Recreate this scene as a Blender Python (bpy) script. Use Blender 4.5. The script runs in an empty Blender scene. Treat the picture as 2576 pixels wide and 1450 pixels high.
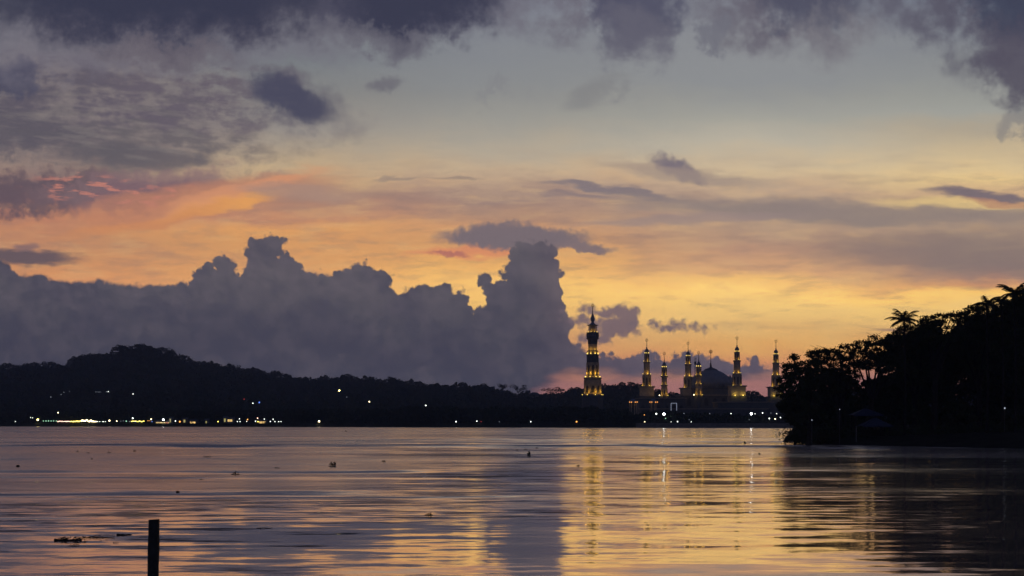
import bpy, bmesh, math, random
import numpy as np
from mathutils import Vector
random.seed(7); RNG = np.random.default_rng(11)
sc = bpy.context.scene
COL = sc.collection
R = math.radians
F = 3578.0; CX = 1288.0; HY = 1059.0; CH = 4.0      # focal length, centre and horizon of a 2576 px wide view; eye height above the river

def P(px, py, d):
    return Vector(((px - CX) / F * d, d, CH + (HY - py) / F * d))
def lin(c):
    return tuple((v / 255 / 12.92) if v / 255 <= 0.04045 else ((v / 255 + 0.055) / 1.055) ** 2.4 for v in c)

# ------------------------------------------------------------------ camera
cam = bpy.data.cameras.new('camera'); camo = bpy.data.objects.new('camera', cam); COL.objects.link(camo)
camo.location = (0, 0, CH); camo.rotation_euler = (R(90), 0, 0)
cam.sensor_width = 36; cam.lens = 36 * F / 2576; cam.clip_end = 60000; cam.clip_start = 0.1
cam.shift_y = (HY - 724.75) / 2576
sc.camera = camo
sc.view_settings.view_transform = 'Standard'; sc.view_settings.look = 'None'
sc.view_settings.gamma = 1; sc.view_settings.exposure = 0
sc.render.engine = 'CYCLES'
sc.cycles.use_denoising = True
sc.cycles.max_bounces = 4; sc.cycles.diffuse_bounces = 2; sc.cycles.glossy_bounces = 3
sc.cycles.sample_clamp_indirect = 8
sc.cycles.use_light_tree = True
sc.cycles.use_adaptive_sampling = True; sc.cycles.adaptive_threshold = 0.02; sc.cycles.adaptive_min_samples = 20

# ------------------------------------------------------------------ node helpers
class G:
    nt = None
class S:
    def __init__(s, k): s.k = k
    def __add__(a, b): return M('ADD', a, b)
    def __radd__(a, b): return M('ADD', b, a)
    def __sub__(a, b): return M('SUBTRACT', a, b)
    def __rsub__(a, b): return M('SUBTRACT', b, a)
    def __mul__(a, b): return M('MULTIPLY', a, b)
    def __rmul__(a, b): return M('MULTIPLY', b, a)
    def __truediv__(a, b): return M('DIVIDE', a, b)
def put(node, i, v):
    if v is None: return
    if isinstance(v, S): G.nt.links.new(v.k, node.inputs[i])
    else:
        node.inputs[i].default_value = v
def M(op, a, b=None, c=None, clamp=False):
    n = G.nt.nodes.new('ShaderNodeMath'); n.operation = op; n.use_clamp = clamp
    put(n, 0, a); put(n, 1, b); put(n, 2, c)
    return S(n.outputs[0])
def VM(op, a, b=None, out=0, scale=None):
    n = G.nt.nodes.new('ShaderNodeVectorMath'); n.operation = op
    put(n, 0, a); put(n, 1, b)
    if scale is not None: put(n, 3, scale)
    return S(n.outputs[out])
def XYZ(x, y, z=0.0):
    n = G.nt.nodes.new('ShaderNodeCombineXYZ'); put(n, 0, x); put(n, 1, y); put(n, 2, z); return S(n.outputs[0])
def SEP(v):
    n = G.nt.nodes.new('ShaderNodeSeparateXYZ'); put(n, 0, v); return [S(o) for o in n.outputs]
def SEPC(v):
    n = G.nt.nodes.new('ShaderNodeSeparateColor'); put(n, 0, v); return [S(o) for o in n.outputs]
def MAPR(v, a, b, c=0.0, d=1.0, smooth=True):
    n = G.nt.nodes.new('ShaderNodeMapRange'); n.interpolation_type = 'SMOOTHSTEP' if smooth else 'LINEAR'; n.clamp = True
    put(n, 0, v); put(n, 1, a); put(n, 2, b); put(n, 3, c); put(n, 4, d); return S(n.outputs[0])
def NOISE(v, scale, detail=3, rough=0.5, color=False, dist=0.0, dim='2D'):
    n = G.nt.nodes.new('ShaderNodeTexNoise'); n.noise_dimensions = dim
    put(n, 'Vector', v); put(n, 'Scale', scale); put(n, 'Detail', detail); put(n, 'Roughness', rough); put(n, 'Distortion', dist)
    return S(n.outputs[1] if color else n.outputs[0])
def VORO(v, scale, smooth=0.4):
    n = G.nt.nodes.new('ShaderNodeTexVoronoi'); n.feature = 'SMOOTH_F1'; n.voronoi_dimensions = '2D'
    put(n, 'Vector', v); put(n, 'Scale', scale); put(n, 'Smoothness', smooth)
    return S(n.outputs['Distance'])
def MIX(f, a, b):
    n = G.nt.nodes.new('ShaderNodeMix'); n.data_type = 'RGBA'; n.clamp_factor = True
    put(n, 0, f); put(n, 6, a); put(n, 7, b); return S(n.outputs[2])
def C4(c): 
    r = lin(c); return (r[0], r[1], r[2], 1.0)
def RAMP(f, stops, lo, hi, srgb=True):
    n = G.nt.nodes.new('ShaderNodeValToRGB'); cr = n.color_ramp; cr.interpolation = 'LINEAR'
    f = (f - lo) / (hi - lo) if isinstance(f, S) else f
    put(n, 0, f)
    els = cr.elements
    while len(els) < len(stops): els.new(0.5)
    for e, (p, c) in zip(els, stops):
        e.position = (p - lo) / (hi - lo)
    for e, (p, c) in zip(els, stops):
        e.color = C4(c) if srgb else (c, c, c, 1)
    return S(n.outputs[0])
def MAPPING(v, loc, rot, scale):
    n = G.nt.nodes.new('ShaderNodeMapping'); n.vector_type = 'TEXTURE'
    put(n, 0, v); put(n, 1, (loc[0], loc[1], 0)); put(n, 2, (0, 0, R(rot))); put(n, 3, (scale[0], scale[1], 1))
    return S(n.outputs[0])

# ------------------------------------------------------------------ the dusk sky: bearing and height above the horizon drive everything
world = bpy.data.worlds.new('World'); sc.world = world; world.use_nodes = True
nt = world.node_tree; nt.nodes.clear(); G.nt = nt
tc = nt.nodes.new('ShaderNodeTexCoord')
dx, dy, dz = SEP(S(tc.outputs['Generated']))
ay = M('MAXIMUM', M('ABSOLUTE', dy), 0.06)
X = M('ADD', M('MULTIPLY', M('DIVIDE', dx, ay), 35.78), 12.88)      # hundreds of px of the 2576 px view
Yv = M('SUBTRACT', 10.59, M('MULTIPLY', M('DIVIDE', dz, ay), 35.78))
Yv = M('MAXIMUM', Yv, -30.0)
X = M('MINIMUM', M('MAXIMUM', X, -40.0), 60.0)
p0 = XYZ(X, Yv)
pst = XYZ(X * 0.28, Yv + X * -0.03)                                  # stretched for streaks
wS = NOISE(pst, 0.9, 4, 0.55, True)
wS2 = NOISE(VM('ADD', pst, (7.3, 2.1, 5.0)), 3.2, 4, 0.6, True)
wP = NOISE(p0, 1.1, 6, 0.62, True)                                   # wispy warp
wF = NOISE(p0, 5.0, 4, 0.62, True)
def warp(base, w, amp):
    return VM('ADD', base, VM('MULTIPLY', VM('SUBTRACT', w, (0.5, 0.5, 0.5)), (amp[0], amp[1], 0)))
pA = warp(warp(p0, wS, (1.2, 0.75)), wS2, (0.6, 0.28))               # streak warp
pB = warp(warp(p0, wP, (1.9, 1.6)), wF, (0.34, 0.34))                # wispy warp
pC = warp(warp(p0, wP, (0.55, 0.42)), wF, (0.30, 0.26))              # small warp for the lens cloud
Ys = SEP(pA)[1]; Xs = SEP(pA)[0]
HAZE = (150, 100, 104)
TOP = (96, 100, 118)
st = [
 (0.6, [(-2,TOP),(0,(116,118,128)),(1.5,(124,121,125)),(2.8,(128,122,120)),(3.6,(138,124,116)),(4.1,(166,136,115)),(4.6,(166,124,106)),(5.0,(164,116,102)),(5.5,(178,122,98)),(5.8,(191,134,98)),(6.2,(180,130,100)),(6.75,(197,136,92)),(7.6,(195,132,95)),(9.5,(140,100,100)),(10.6,HAZE)]),
 (7.0, [(-2,TOP),(0,(112,117,126)),(1.5,(120,124,128)),(2.5,(132,131,129)),(3.2,(144,137,130)),(3.9,(164,147,125)),(4.3,(178,154,122)),(4.7,(168,134,110)),(5.1,(168,126,106)),(5.45,(186,132,103)),(5.7,(213,153,96)),(6.1,(207,149,96)),(6.6,(204,147,96)),(7.4,(212,153,95)),(8.4,(205,148,97)),(9.5,(145,103,103)),(10.6,HAZE)]),
 (12.9,[(-2,TOP),(0,(122,125,136)),(1.0,(130,133,139)),(2.0,(136,138,140)),(3.0,(148,146,140)),(3.7,(166,155,138)),(4.2,(178,156,130)),(4.6,(172,146,124)),(5.0,(154,128,117)),(5.4,(172,136,113)),(5.8,(196,146,108)),(6.2,(206,152,102)),(6.6,(220,165,98)),(7.1,(233,183,104)),(7.6,(228,182,104)),(8.3,(214,160,100)),(9.0,(192,128,96)),(9.6,(158,108,104)),(10.6,HAZE)]),
 (19.2,[(-2,TOP),(0,(128,131,140)),(1.0,(137,139,143)),(2.0,(141,143,145)),(3.0,(158,156,147)),(3.6,(174,166,150)),(4.3,(190,168,136)),(4.8,(180,154,130)),(5.2,(164,142,127)),(5.6,(176,148,124)),(6.0,(175,143,120)),(6.4,(180,140,115)),(6.85,(204,156,112)),(7.15,(228,180,108)),(7.4,(240,195,113)),(7.8,(226,186,114)),(8.2,(219,176,110)),(8.75,(218,163,96)),(9.1,(204,140,94)),(9.5,(160,111,105)),(10.6,HAZE)]),
 (25.0,[(-2,TOP),(0,(110,116,130)),(2.0,(142,144,143)),(2.9,(156,156,149)),(3.3,(166,154,135)),(4.0,(196,174,136)),(4.5,(211,182,130)),(4.9,(190,157,124)),(5.3,(196,166,124)),(5.7,(166,141,121)),(6.1,(156,134,117)),(6.6,(144,122,112)),(7.0,(156,120,104)),(7.2,(196,140,98)),(7.38,(236,186,100)),(7.7,(230,188,110)),(8.2,(219,176,108)),(8.75,(220,163,94)),(9.1,(204,140,92)),(9.6,(160,111,105)),(10.6,HAZE)]),
]
sky = None
for i, (sx, stops) in enumerate(st):
    r = RAMP(Ys, stops, -2, 10.6)
    sky = r if i == 0 else MIX(MAPR(Xs, st[i-1][0], sx), sky, r)
sky = MIX(MAPR(Yv, -0.4, -2.6), sky, C4((66, 66, 84)))
sky = MIX(MAPR(Yv, -3.0, -12.0), sky, C4((46, 51, 72)))
gain = SEPC(RAMP(Yv, [(-2, .5), (2.4, .51), (3.2, .57), (4.3, .63), (5.0, .58), (6.0, .57), (6.6, .62), (7.2, .69), (8.8, .67), (10.6, .62)], -2, 10.6, False))[0] * 2.0
sky = VM('SCALE', sky, scale=gain)
# soft streaks of thin cloud, lighter and darker
nst = NOISE(XYZ(X * 0.16, Yv + X * -0.02, 3.0), 2.6, 5, 0.6)
midband = MAPR(Yv, 3.3, 5.0) * MAPR(Yv, 9.2, 7.4)
sky = MIX(M('MULTIPLY', MAPR(nst, 0.5, 0.72), midband) * 0.28, sky, C4((142, 116, 114)))
sky = MIX(M('MULTIPLY', MAPR(nst, 0.46, 0.26), midband) * 0.22, sky, C4((232, 186, 126)))
nst2 = NOISE(XYZ(X * 0.20 + 5.3, Yv * 1.1 + X * .03), 3.6, 5, 0.62)
sky = MIX(M('MULTIPLY', MAPR(nst2, 0.5, 0.68), midband) * 0.22, sky, C4((140, 118, 116)))
sky = MIX(M('MULTIPLY', MAPR(nst2, 0.48, 0.33), midband) * 0.14, sky, C4((238, 200, 140)))
SPL = {}
def ell(base, c, rot, r):
    key = id(base)
    if key not in SPL: SPL[key] = SEP(base)
    x, y, _ = SPL[key]; ca, sa = math.cos(R(rot)), math.sin(R(rot))
    ax, bx_, ox = ca / r[0], sa / r[0], -(c[0] * ca + c[1] * sa) / r[0]
    ay_, by, oy = -sa / r[1], ca / r[1], (c[0] * sa - c[1] * ca) / r[1]
    ex = M('MULTIPLY_ADD', x, ax, M('MULTIPLY_ADD', y, bx_, ox)); ey = M('MULTIPLY_ADD', x, ay_, M('MULTIPLY_ADD', y, by, oy))
    return M('MULTIPLY_ADD', ex, ex, M('MULTIPLY', ey, ey))
def cloud(base, c, r, rot, soft, col, op, tex=None):
    global sky
    d2 = ell(base, c, rot, r)
    m = MAPR(d2, (1 + soft) ** 2, (1 - soft) ** 2)
    if tex is not None: m = m * tex
    sky = MIX(m * op, sky, C4(col))
tw = MAPR(NOISE(XYZ(X * 0.45, Yv + X * -0.04, 9.0), 2.3, 6, 0.62), 0.36, 0.60)      # rolled texture of the upper cloud
tp = MAPR(NOISE(p0, 1.5, 5, 0.55), 0.22, 0.64)
# upper left sheet
cloud(pB, (1.3, 3.0), (4.6, 1.45), 0, .45, (122, 112, 114), .75)
cloud(pB, (0.8, 2.3), (3.2, .95), 4, .5, (92, 86, 98), .9, tw)
cloud(pB, (4.9, 2.6), (2.6, .7), -4, .5, (100, 92, 103), .9, tw)
cloud(pB, (2.2, 3.55), (4.3, .42), 2, .5, (104, 98, 102), .85, tw)
cloud(pB, (0.2, 3.3), (2.2, .42), 6, .5, (90, 85, 96), .75)
cloud(pA, (3.2, 3.95), (1.7, .26), 3, .5, (100, 94, 100), .9)
cloud(pB, (0.25, 2.0), (.6, .45), 0, .5, (74, 74, 94), .85)
cloud(pB, (7.5, 2.6), (1.15, .5), 22, .7, (96, 92, 104), .5)
cloud(pC, (6.98, 2.28), (.62, .36), 12, .5, (74, 74, 93), .95)
cloud(pC, (7.55, 2.62), (.75, .33), 22, .5, (74, 74, 93), .95)
tw2 = MAPR(NOISE(XYZ(X * 0.30, Yv * 2.2 + X * -.25, 4.0), 2.4, 4, 0.6), 0.50, 0.66)
cloud(pB, (3.2, 3.1), (3.2, .95), 0, .5, (138, 130, 126), .32, tw2)
cloud(pB, (3.0, 3.3), (3.2, .9), 0, .5, (96, 92, 98), .35, MAPR(NOISE(XYZ(X * 0.28 + 31.7, Yv * 2.0 + X * -.2), 2.2, 4, 0.6), 0.50, 0.64))
# top row
cloud(pB, (4.2, .95), (6.0, .75), -3, .6, (112, 108, 120), .6)
cloud(pB, (4.0, .05), (4.4, 1.0), 0, .45, (74, 72, 88), .95)
cloud(pB, (4.0, -.15), (3.9, .8), 0, .5, (54, 56, 75), .95)
cloud(pB, (4.3, 1.35), (1.4, .3), 4, .6, (96, 88, 98), .6)
cloud(pB, (10.4, -.05), (2.2, 1.15), -6, .4, (76, 74, 92), .9)
cloud(pB, (10.5, -.1), (1.75, .9), -6, .5, (54, 56, 75), .9)
cloud(pB, (9.3, 1.0), (1.2, .35), 10, .6, (104, 102, 112), .6)
cloud(pB, (14.2, .05), (1.5, .75), 0, .6, (104, 100, 112), .75, tp)
cloud(pB, (16.0, .15), (1.1, 1.05), 0, .4, (80, 80, 99), .95)
cloud(pB, (16.0, .95), (.7, .6), 10, .6, (104, 102, 114), .6)
cloud(pB, (19.8, .15), (1.9, .95), 4, .6, (98, 94, 106), .9, tp)
cloud(pB, (20.4, .05), (1.2, .65), 6, .5, (76, 77, 95), .9)
cloud(pB, (21.0, .8), (.8, .7), 20, .6, (124, 122, 128), .6, tp)
cloud(pB, (17.9, .85), (.3, .35), 0, .6, (104, 104, 116), .7)
cloud(pB, (23.2, .2), (1.2, .7), 35, .5, (92, 90, 104), .85, tp)
cloud(pB, (25.2, .5), (1.7, 1.3), 40, .6, (86, 84, 98), .9, tp)
cloud(pB, (25.6, .1), (1.2, .8), 30, .5, (60, 64, 84), .9)
cloud(pB, (25.7, 1.7), (1.0, .8), 60, .55, (84, 80, 94), .9)
cloud(pB, (25.7, 3.1), (.5, .22), 0, .6, (134, 130, 128), .7)
# little smudges
cloud(pC, (9.65, 2.1), (.32, .15), -12, .7, (108, 106, 114), .85)
cloud(pA, (15.0, 2.45), (.6, .22), -25, .8, (126, 126, 128), .6)
cloud(pB, (15.7, 2.15), (.3, .12), -10, .7, (128, 128, 130), .5)
cloud(pB, (12.5, 2.3), (.4, .15), 0, .7, (128, 128, 132), .5)
cloud(pA, (10.15, 4.5), (.45, .035), 0, .7, (158, 138, 124), .8)
cloud(pA, (11.5, 4.5), (.5, .035), -2, .7, (158, 138, 124), .8)
cloud(pC, (17.1, 4.27), (.62, .20), 26, .5, (120, 110, 120), .95)
cloud(pA, (17.2, 4.4), (1.7, .2), 6, .6, (160, 142, 132), .75)
cloud(pA, (15.3, 4.82), (1.45, .085), 7, .5, (132, 120, 124), .95)
cloud(pA, (14.5, 4.95), (.7, .05), 5, .6, (145, 126, 124), .9)
cloud(pA, (21.6, 5.35), (5.2, .24), 3, .5, (142, 128, 124), .85)
cloud(pA, (25.0, 5.15), (2.4, .13), 3, .6, (226, 196, 134), .7)
cloud(pA, (24.8, 6.4), (3.6, .42), 1, .6, (138, 120, 116), .75)
cloud(pA, (24.6, 4.93), (1.35, .12), 7, .45, (120, 108, 116), .95)
cloud(pA, (25.2, 5.18), (.9, .09), 10, .6, (186, 138, 112), .8)
cloud(pA, (17.6, 5.5), (2.2, .12), -3, .6, (156, 136, 132), .7)
cloud(pA, (22.4, 8.33), (.5, .05), 3, .6, (165, 130, 112), .8)
# left: violet bank, salmon flecks, bright wedge
cloud(pB, (1.0, 4.8), (2.1, .46), -3, .5, (94, 82, 93), .92)
cloud(pB, (4.1, 4.75), (2.4, .35), -3, .6, (132, 108, 112), .8)
cloud(pB, (3.5, 5.0), (1.3, .25), -8, .6, (120, 96, 106), .7)
cloud(pA, (4.4, 5.15), (3.0, .32), -10, .8, (197, 134, 103), .7)
cloud(pA, (5.5, 5.17), (1.35, .13), -10, .6, (230, 162, 94), .95)
cloud(pA, (3.6, 5.6), (1.7, .14), -12, .7, (208, 140, 96), .7)
cloud(pA, (6.0, 4.82), (1.5, .13), -14, .7, (216, 150, 112), .75)
flk = MAPR(NOISE(XYZ(X * 0.42, Yv * 1.7, 1.0), 4.0, 4, 0.6), 0.50, 0.68)
cloud(pA, (2.75, 4.78), (1.7, .30), 4, .5, (200, 130, 114), .8, flk)
cloud(pA, (7.6, 4.85), (1.4, .16), 2, .6, (170, 138, 124), .8)
cloud(pA, (0.5, 6.42), (1.5, .13), 2, .45, (100, 88, 96), .95)
cloud(pA, (0.7, 6.2), (.25, .1), 0, .6, (130, 105, 108), .8)
# lens cloud behind the tall tower of cumulus
cloud(pA, (12.0, 6.38), (1.4, .09), -2, .7, (222, 140, 104), .8)
cloud(pC, (12.9, 5.98), (1.75, .27), 1, .3, (124, 111, 116), 1.0)
cloud(pC, (12.8, 5.80), (.6, .2), -4, .35, (124, 111, 116), .95)
cloud(pC, (14.5, 6.22), (.9, .13), 4, .35, (128, 113, 117), .95)
cloud(pC, (11.3, 6.4), (.4, .06), 2, .5, (180, 112, 104), .85)
# ---- cumulus banks
wf2 = NOISE(p0, 9.0, 4, 0.6, True)
vo = VORO(warp(p0, wF, (0.12, 0.12)), 3.4, 0.25)
vo2 = VORO(warp(p0, wF, (0.08, 0.08)), 8.0, 0.25)
puff = (vo - 0.40) * 0.20 + (vo2 - 0.40) * 0.08
pK = warp(warp(p0, wf2, (0.07, 0.07)), wP, (0.22, 0.20))
xk, yk, _ = SEP(pK)
prof = [(-6,640),(-1,640),(0,655),(.3,672),(.45,694),(1,697),(1.5,706),(2,708),(3,714),(4,716),(4.7,714),(4.85,698),(5.0,672),(5.25,664),(5.5,662),(5.95,680),(6.05,700),(6.15,665),(6.4,655),(7.1,655),(7.3,662),(7.6,672),(7.85,690),(8.2,688),(8.7,684),(9.0,676),(9.5,676),(9.8,720),(10.0,728),(10.5,724),(11.0,724),(11.5,732),(11.75,756),(11.95,792),(12.1,788),(12.3,745),(12.88,672),(13.0,625),(13.2,612),(13.85,618),(14.02,660),(14.12,720),(14.22,800),(14.35,852),(14.55,870),(15.0,894),(15.5,894),(16.0,906),(16.3,890),(16.8,902),(17.2,888),(18.2,905),(18.6,925),(18.9,905),(19.1,915),(19.5,938),(20.2,952),(30,1059)]
prof = [(a, b / 1450) for a, b in prof]
# more than 32 stops: two ramps joined at x = 9.8
pl = [q for q in prof if q[0] <= 9.8]; pr = [q for q in prof if q[0] >= 9.8]
rl = RAMP(xk, pl, -6, 9.8, False); rr = RAMP(xk, pr, 9.8, 30, False)
sepl = SEPC(rl)[0]; sepr = SEPC(rr)[0]
side = M('GREATER_THAN', xk, 9.8)
H = (sepl + (sepr - sepl) * side) * 14.5
sd = (H - yk) * 0.75                                                  # >0 above the bank
circ = [(.12,6.85,.22),(1.05,7.12,.2),(2.5,7.2,.15),(5.25,6.88,.26),(5.62,6.72,.30),(5.1,6.98,.2),(6.28,6.35,.2),(6.45,6.2,.22),(6.75,6.12,.17),(6.98,6.14,.2),(7.0,6.35,.18),(6.7,6.45,.35),(6.62,6.28,.30),(6.85,6.3,.26),(6.5,6.85,.42),(7.35,6.85,.30),(7.1,6.8,.4),
        (8.5,6.98,.16),(9.15,6.92,.32),(9.5,7.05,.35),(8.95,7.0,.3),(10.3,7.4,.2),(10.75,7.38,.22),(11.2,7.35,.22),(11.55,7.55,.24),
        (12.18,7.05,.17),(12.3,7.3,.18),(12.75,6.98,.2),(12.9,6.8,.22),(13.05,6.45,.25),(13.2,6.28,.22),(13.55,6.3,.24),(13.4,6.6,.46),(13.5,6.4,.35),(13.3,6.9,.5),(12.75,7.35,.4),(13.85,6.38,.22),(13.95,6.65,.18),(13.7,6.9,.42),(13.3,7.2,.6),(13.55,7.7,.62),(14.1,6.95,.08),(14.02,7.1,.07),(14.15,7.65,.14),(13.9,8.2,.5),(12.6,7.6,.4),(12.2,8.1,.4),(13,8.4,.7),
        (16.28,8.98,.2),(16.0,9.1,.2),(17.3,9.0,.22),(18.95,9.15,.16)]
for cx_, cy_, r_ in circ:
    n = VM('DISTANCE', pK, (cx_, cy_, 0), out=1)
    sd = M('MINIMUM', sd, n - r_)
sd = sd + puff * MAPR(X, 4.0, 5.1, .3, 1.0)
bank = MAPR(sd, 0.045, -0.035)
# underside: the right half floats above a rosy gap at the horizon
gap = MAPR(NOISE(XYZ(X * .3, Yv, 0), 1.5, 3), .3, .7, -0.12, 0.12)
ybot = MAPR(X, 12.8, 14.4, 10.1, 9.50) + gap
bank = bank * MAPR(Yv - ybot, 0.16, -0.22)
shade = NOISE(warp(p0, wP, (0.5, 0.5)), 2.0, 6, 0.6)
ccol = RAMP(Yv, [(5.8,(103,96,101)),(7.0,(95,90,97)),(8.0,(85,82,92)),(9.0,(78,76,90)),(9.6,(76,75,90)),(10.6,(74,73,88))], 5.8, 10.6)
ccolR = RAMP(Yv, [(8.0,(126,108,112)),(9.0,(110,98,110)),(9.5,(100,90,106)),(10.6,(95,88,104))], 8.0, 10.6)
ccol = MIX(MAPR(X, 9.0, 1.0) * .3, ccol, C4((66, 66, 84)))
ccol = MIX(MAPR(X, 13.0, 15.5), ccol, ccolR)
ccol = MIX(MAPR(shade, .40, .68) * .26, ccol, C4((112, 102, 112)))
ccol = MIX(MAPR(shade, .52, .3) * .30, ccol, C4((74, 72, 90)))
vb = VORO(pK, .75, .5) - VORO(VM('ADD', pK, (-.05, .22, 0)), .75, .5)
ccol = MIX(MAPR(vb, -.15, .15) * .30, ccol, C4((66, 65, 84)))
vb = VORO(pK, 3.0, .3) - VORO(VM('ADD', pK, (-.03, .07, 0)), 3.0, .3)
ccol = MIX(MAPR(vb, .02, -.14) * MAPR(sd, -1.0, -.1) * .10, ccol, C4((128, 115, 122)))
sky = MIX(bank, sky, ccol)
# broken cumulus to the right of the tower
pR = warp(warp(pK, wF, (.26, .22)), wP, (.3, .22))
def puffy(blobs, col, soft, op=1.0):
    global sky
    d = None
    for cx_, cy_, rx, ry in blobs:
        q = M('SQRT', ell(pR, (cx_, cy_), 0, (rx, ry)))
        q = (q - 1.0) * min(rx, ry)
        d = q if d is None else M('MINIMUM', d, q)
    d = d + puff * .8
    sky = MIX(MAPR(d, soft, -soft) * op, sky, C4(col))
puffy([(15.1,7.85,.35,.14),(15.45,7.8,.3,.18),(15.75,8.05,.35,.3),(15.45,8.2,.5,.26),(15.9,8.25,.25,.22),(14.9,7.78,.35,.06),(14.55,8.03,.28,.1),(15.0,8.15,.25,.25),(14.75,8.5,.2,.12),(15.2,8.5,.25,.15)], (128, 108, 114), .09, .96)
puffy([(16.95,8.22,.62,.13),(17.0,8.14,.3,.13),(16.45,8.16,.5,.06),(17.4,8.26,.3,.06)], (122, 106, 114), .07, .95)
# the sky behind the camera: darker, blue-grey; below the horizon: dark river bank tone
back = RAMP(Yv, [(-30,(44,50,74)),(0,(62,66,90)),(7,(74,74,98)),(10.6,(58,58,78))], -30, 10.6)
sky = MIX(MAPR(dy, 0.22, -0.25), sky, back)
sky = MIX(MAPR(dz, -0.004, -0.02), sky, C4((30, 28, 34)))
bg = nt.nodes.new('ShaderNodeBackground'); put(bg, 'Color', sky); put(bg, 'Strength', 1.08)
wo = nt.nodes.new('ShaderNodeOutputWorld'); nt.links.new(bg.outputs[0], wo.inputs[0])
world.cycles.sampling_method = 'MANUAL'; world.cycles.sample_map_resolution = 512

# ------------------------------------------------------------------ materials
def mat(name, col, rough=0.85, var=0.25, scale=1.0, metal=0.0, col2=None, spec=0.3, emit=None, estr=0.0, bump=0.0):
    m = bpy.data.materials.new(name); m.use_nodes = True; G.nt = m.node_tree
    b = m.node_tree.nodes['Principled BSDF']
    tcn = G.nt.nodes.new('ShaderNodeTexCoord')
    n = NOISE(S(tcn.outputs['Object']), scale, 5, 0.6, dim='3D')
    c2 = col2 or tuple(v * (1 - var) for v in col)
    c = MIX(MAPR(n, .35, .65), (*col, 1), (*c2, 1))
    put(b, 'Base Color', c); put(b, 'Roughness', rough); put(b, 'Metallic', metal); put(b, 'Specular IOR Level', spec)
    if emit:
        put(b, 'Emission Color', (*emit, 1)); put(b, 'Emission Strength', estr)
    if bump:
        bn = G.nt.nodes.new('ShaderNodeBump'); put(bn, 'Height', n); put(bn, 'Strength', bump); bn.inputs['Distance'].default_value = 0.1
        G.nt.links.new(bn.outputs[0], b.inputs['Normal'])
    return m
MT = {
 'foliage': mat('foliage', (.045,.065,.03), .8, .5, .6, col2=(.06,.06,.03), spec=.1),
 'foliage_far': mat('foliage_far', (.05,.07,.045), .9, .5, .02, col2=(.06,.065,.045), spec=0),
 'palm': mat('palm_leaf', (.05,.06,.03), .7, .4, 1, spec=.1),
 'bark': mat('bark', (.04,.035,.03), .9, .4, 3, spec=.1, bump=.5),
 'soil': mat('soil', (.03,.028,.022), .95, .4, .4, spec=.05),
 'hill': mat('hill_ground', (.05,.055,.04), .95, .4, .01, spec=0),
 'stone': mat('pale_stone', (.50,.44,.34), .8, .25, .4, spec=.2),
 'stone_dark': mat('grey_green_cladding', (.13,.14,.14), .7, .3, .5, spec=.3),
 'trim': mat('trim', (.34,.31,.26), .7, .2, .6, spec=.2),
 'dome': mat('dome_tiles', (.22,.26,.33), .55, .25, .15, spec=.4),
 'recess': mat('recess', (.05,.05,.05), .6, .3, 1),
 'brass': mat('dark_brass', (.05,.03,.02), .7, .3, 2, metal=.1),
 'wall': mat('plaster', (.30,.29,.27), .9, .25, .2),
 'roof': mat('roof_sheet', (.10,.11,.13), .6, .3, .3),
 'blue_roof': mat('blue_roof_sheet', (.03,.042,.085), .5, .3, 1.5),
 'concrete': mat('concrete', (.22,.21,.19), .9, .35, .8),
 'post': mat('wet_post', (.035,.04,.04), .65, .5, 6, col2=(.02,.022,.022), bump=.6),
 'weed': mat('water_weed', (.035,.05,.022), .7, .5, 6, spec=.2),
 'drift': mat('drift_wood', (.04,.032,.026), .8, .5, 6, bump=.5),
 'steel': mat('steel', (.10,.10,.10), .5, .2, 2, metal=.5),
}
def emat(name, col, s):
    if name not in MT: MT[name] = mat(name, (.6,.6,.6), .5, .05, 1, emit=col, estr=s)
    return MT[name]
emat('lamp_flood', (1, .68, .12), 2.4)
emat('lamp_white', (.92, 1, .90), 4); emat('lamp_bright', (.93, .97, 1), 22); emat('lamp_blue', (.12,.25,1), 1.6)
emat('lamp_warm', (1,.82,.45), 8); emat('lamp_yellow', (1,.75,.12), 7); emat('lamp_orange', (1,.38,.07), 2.6)
emat('lamp_red', (1,.05,.03), 1.6); emat('lamp_green', (.45,1,.62), 2.6); emat('lamp_pink', (1,.55,.42), 4.0)
emat('lamp_dim', (.75,.85,1), .6); emat('lamp_big_yellow', (1,.80,.25), 14); emat('lamp_teal', (.1,.7,.6), 1.0)
emat('lit_front', (1,.66,.20), .9); emat('lit_red', (.8,.12,.05), .5); emat('lit_olive', (.62,.55,.16), .6); emat('led_white', (.6,.68,.9), .55)
emat('lit_window', (1,.62,.2), 1.1)

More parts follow.
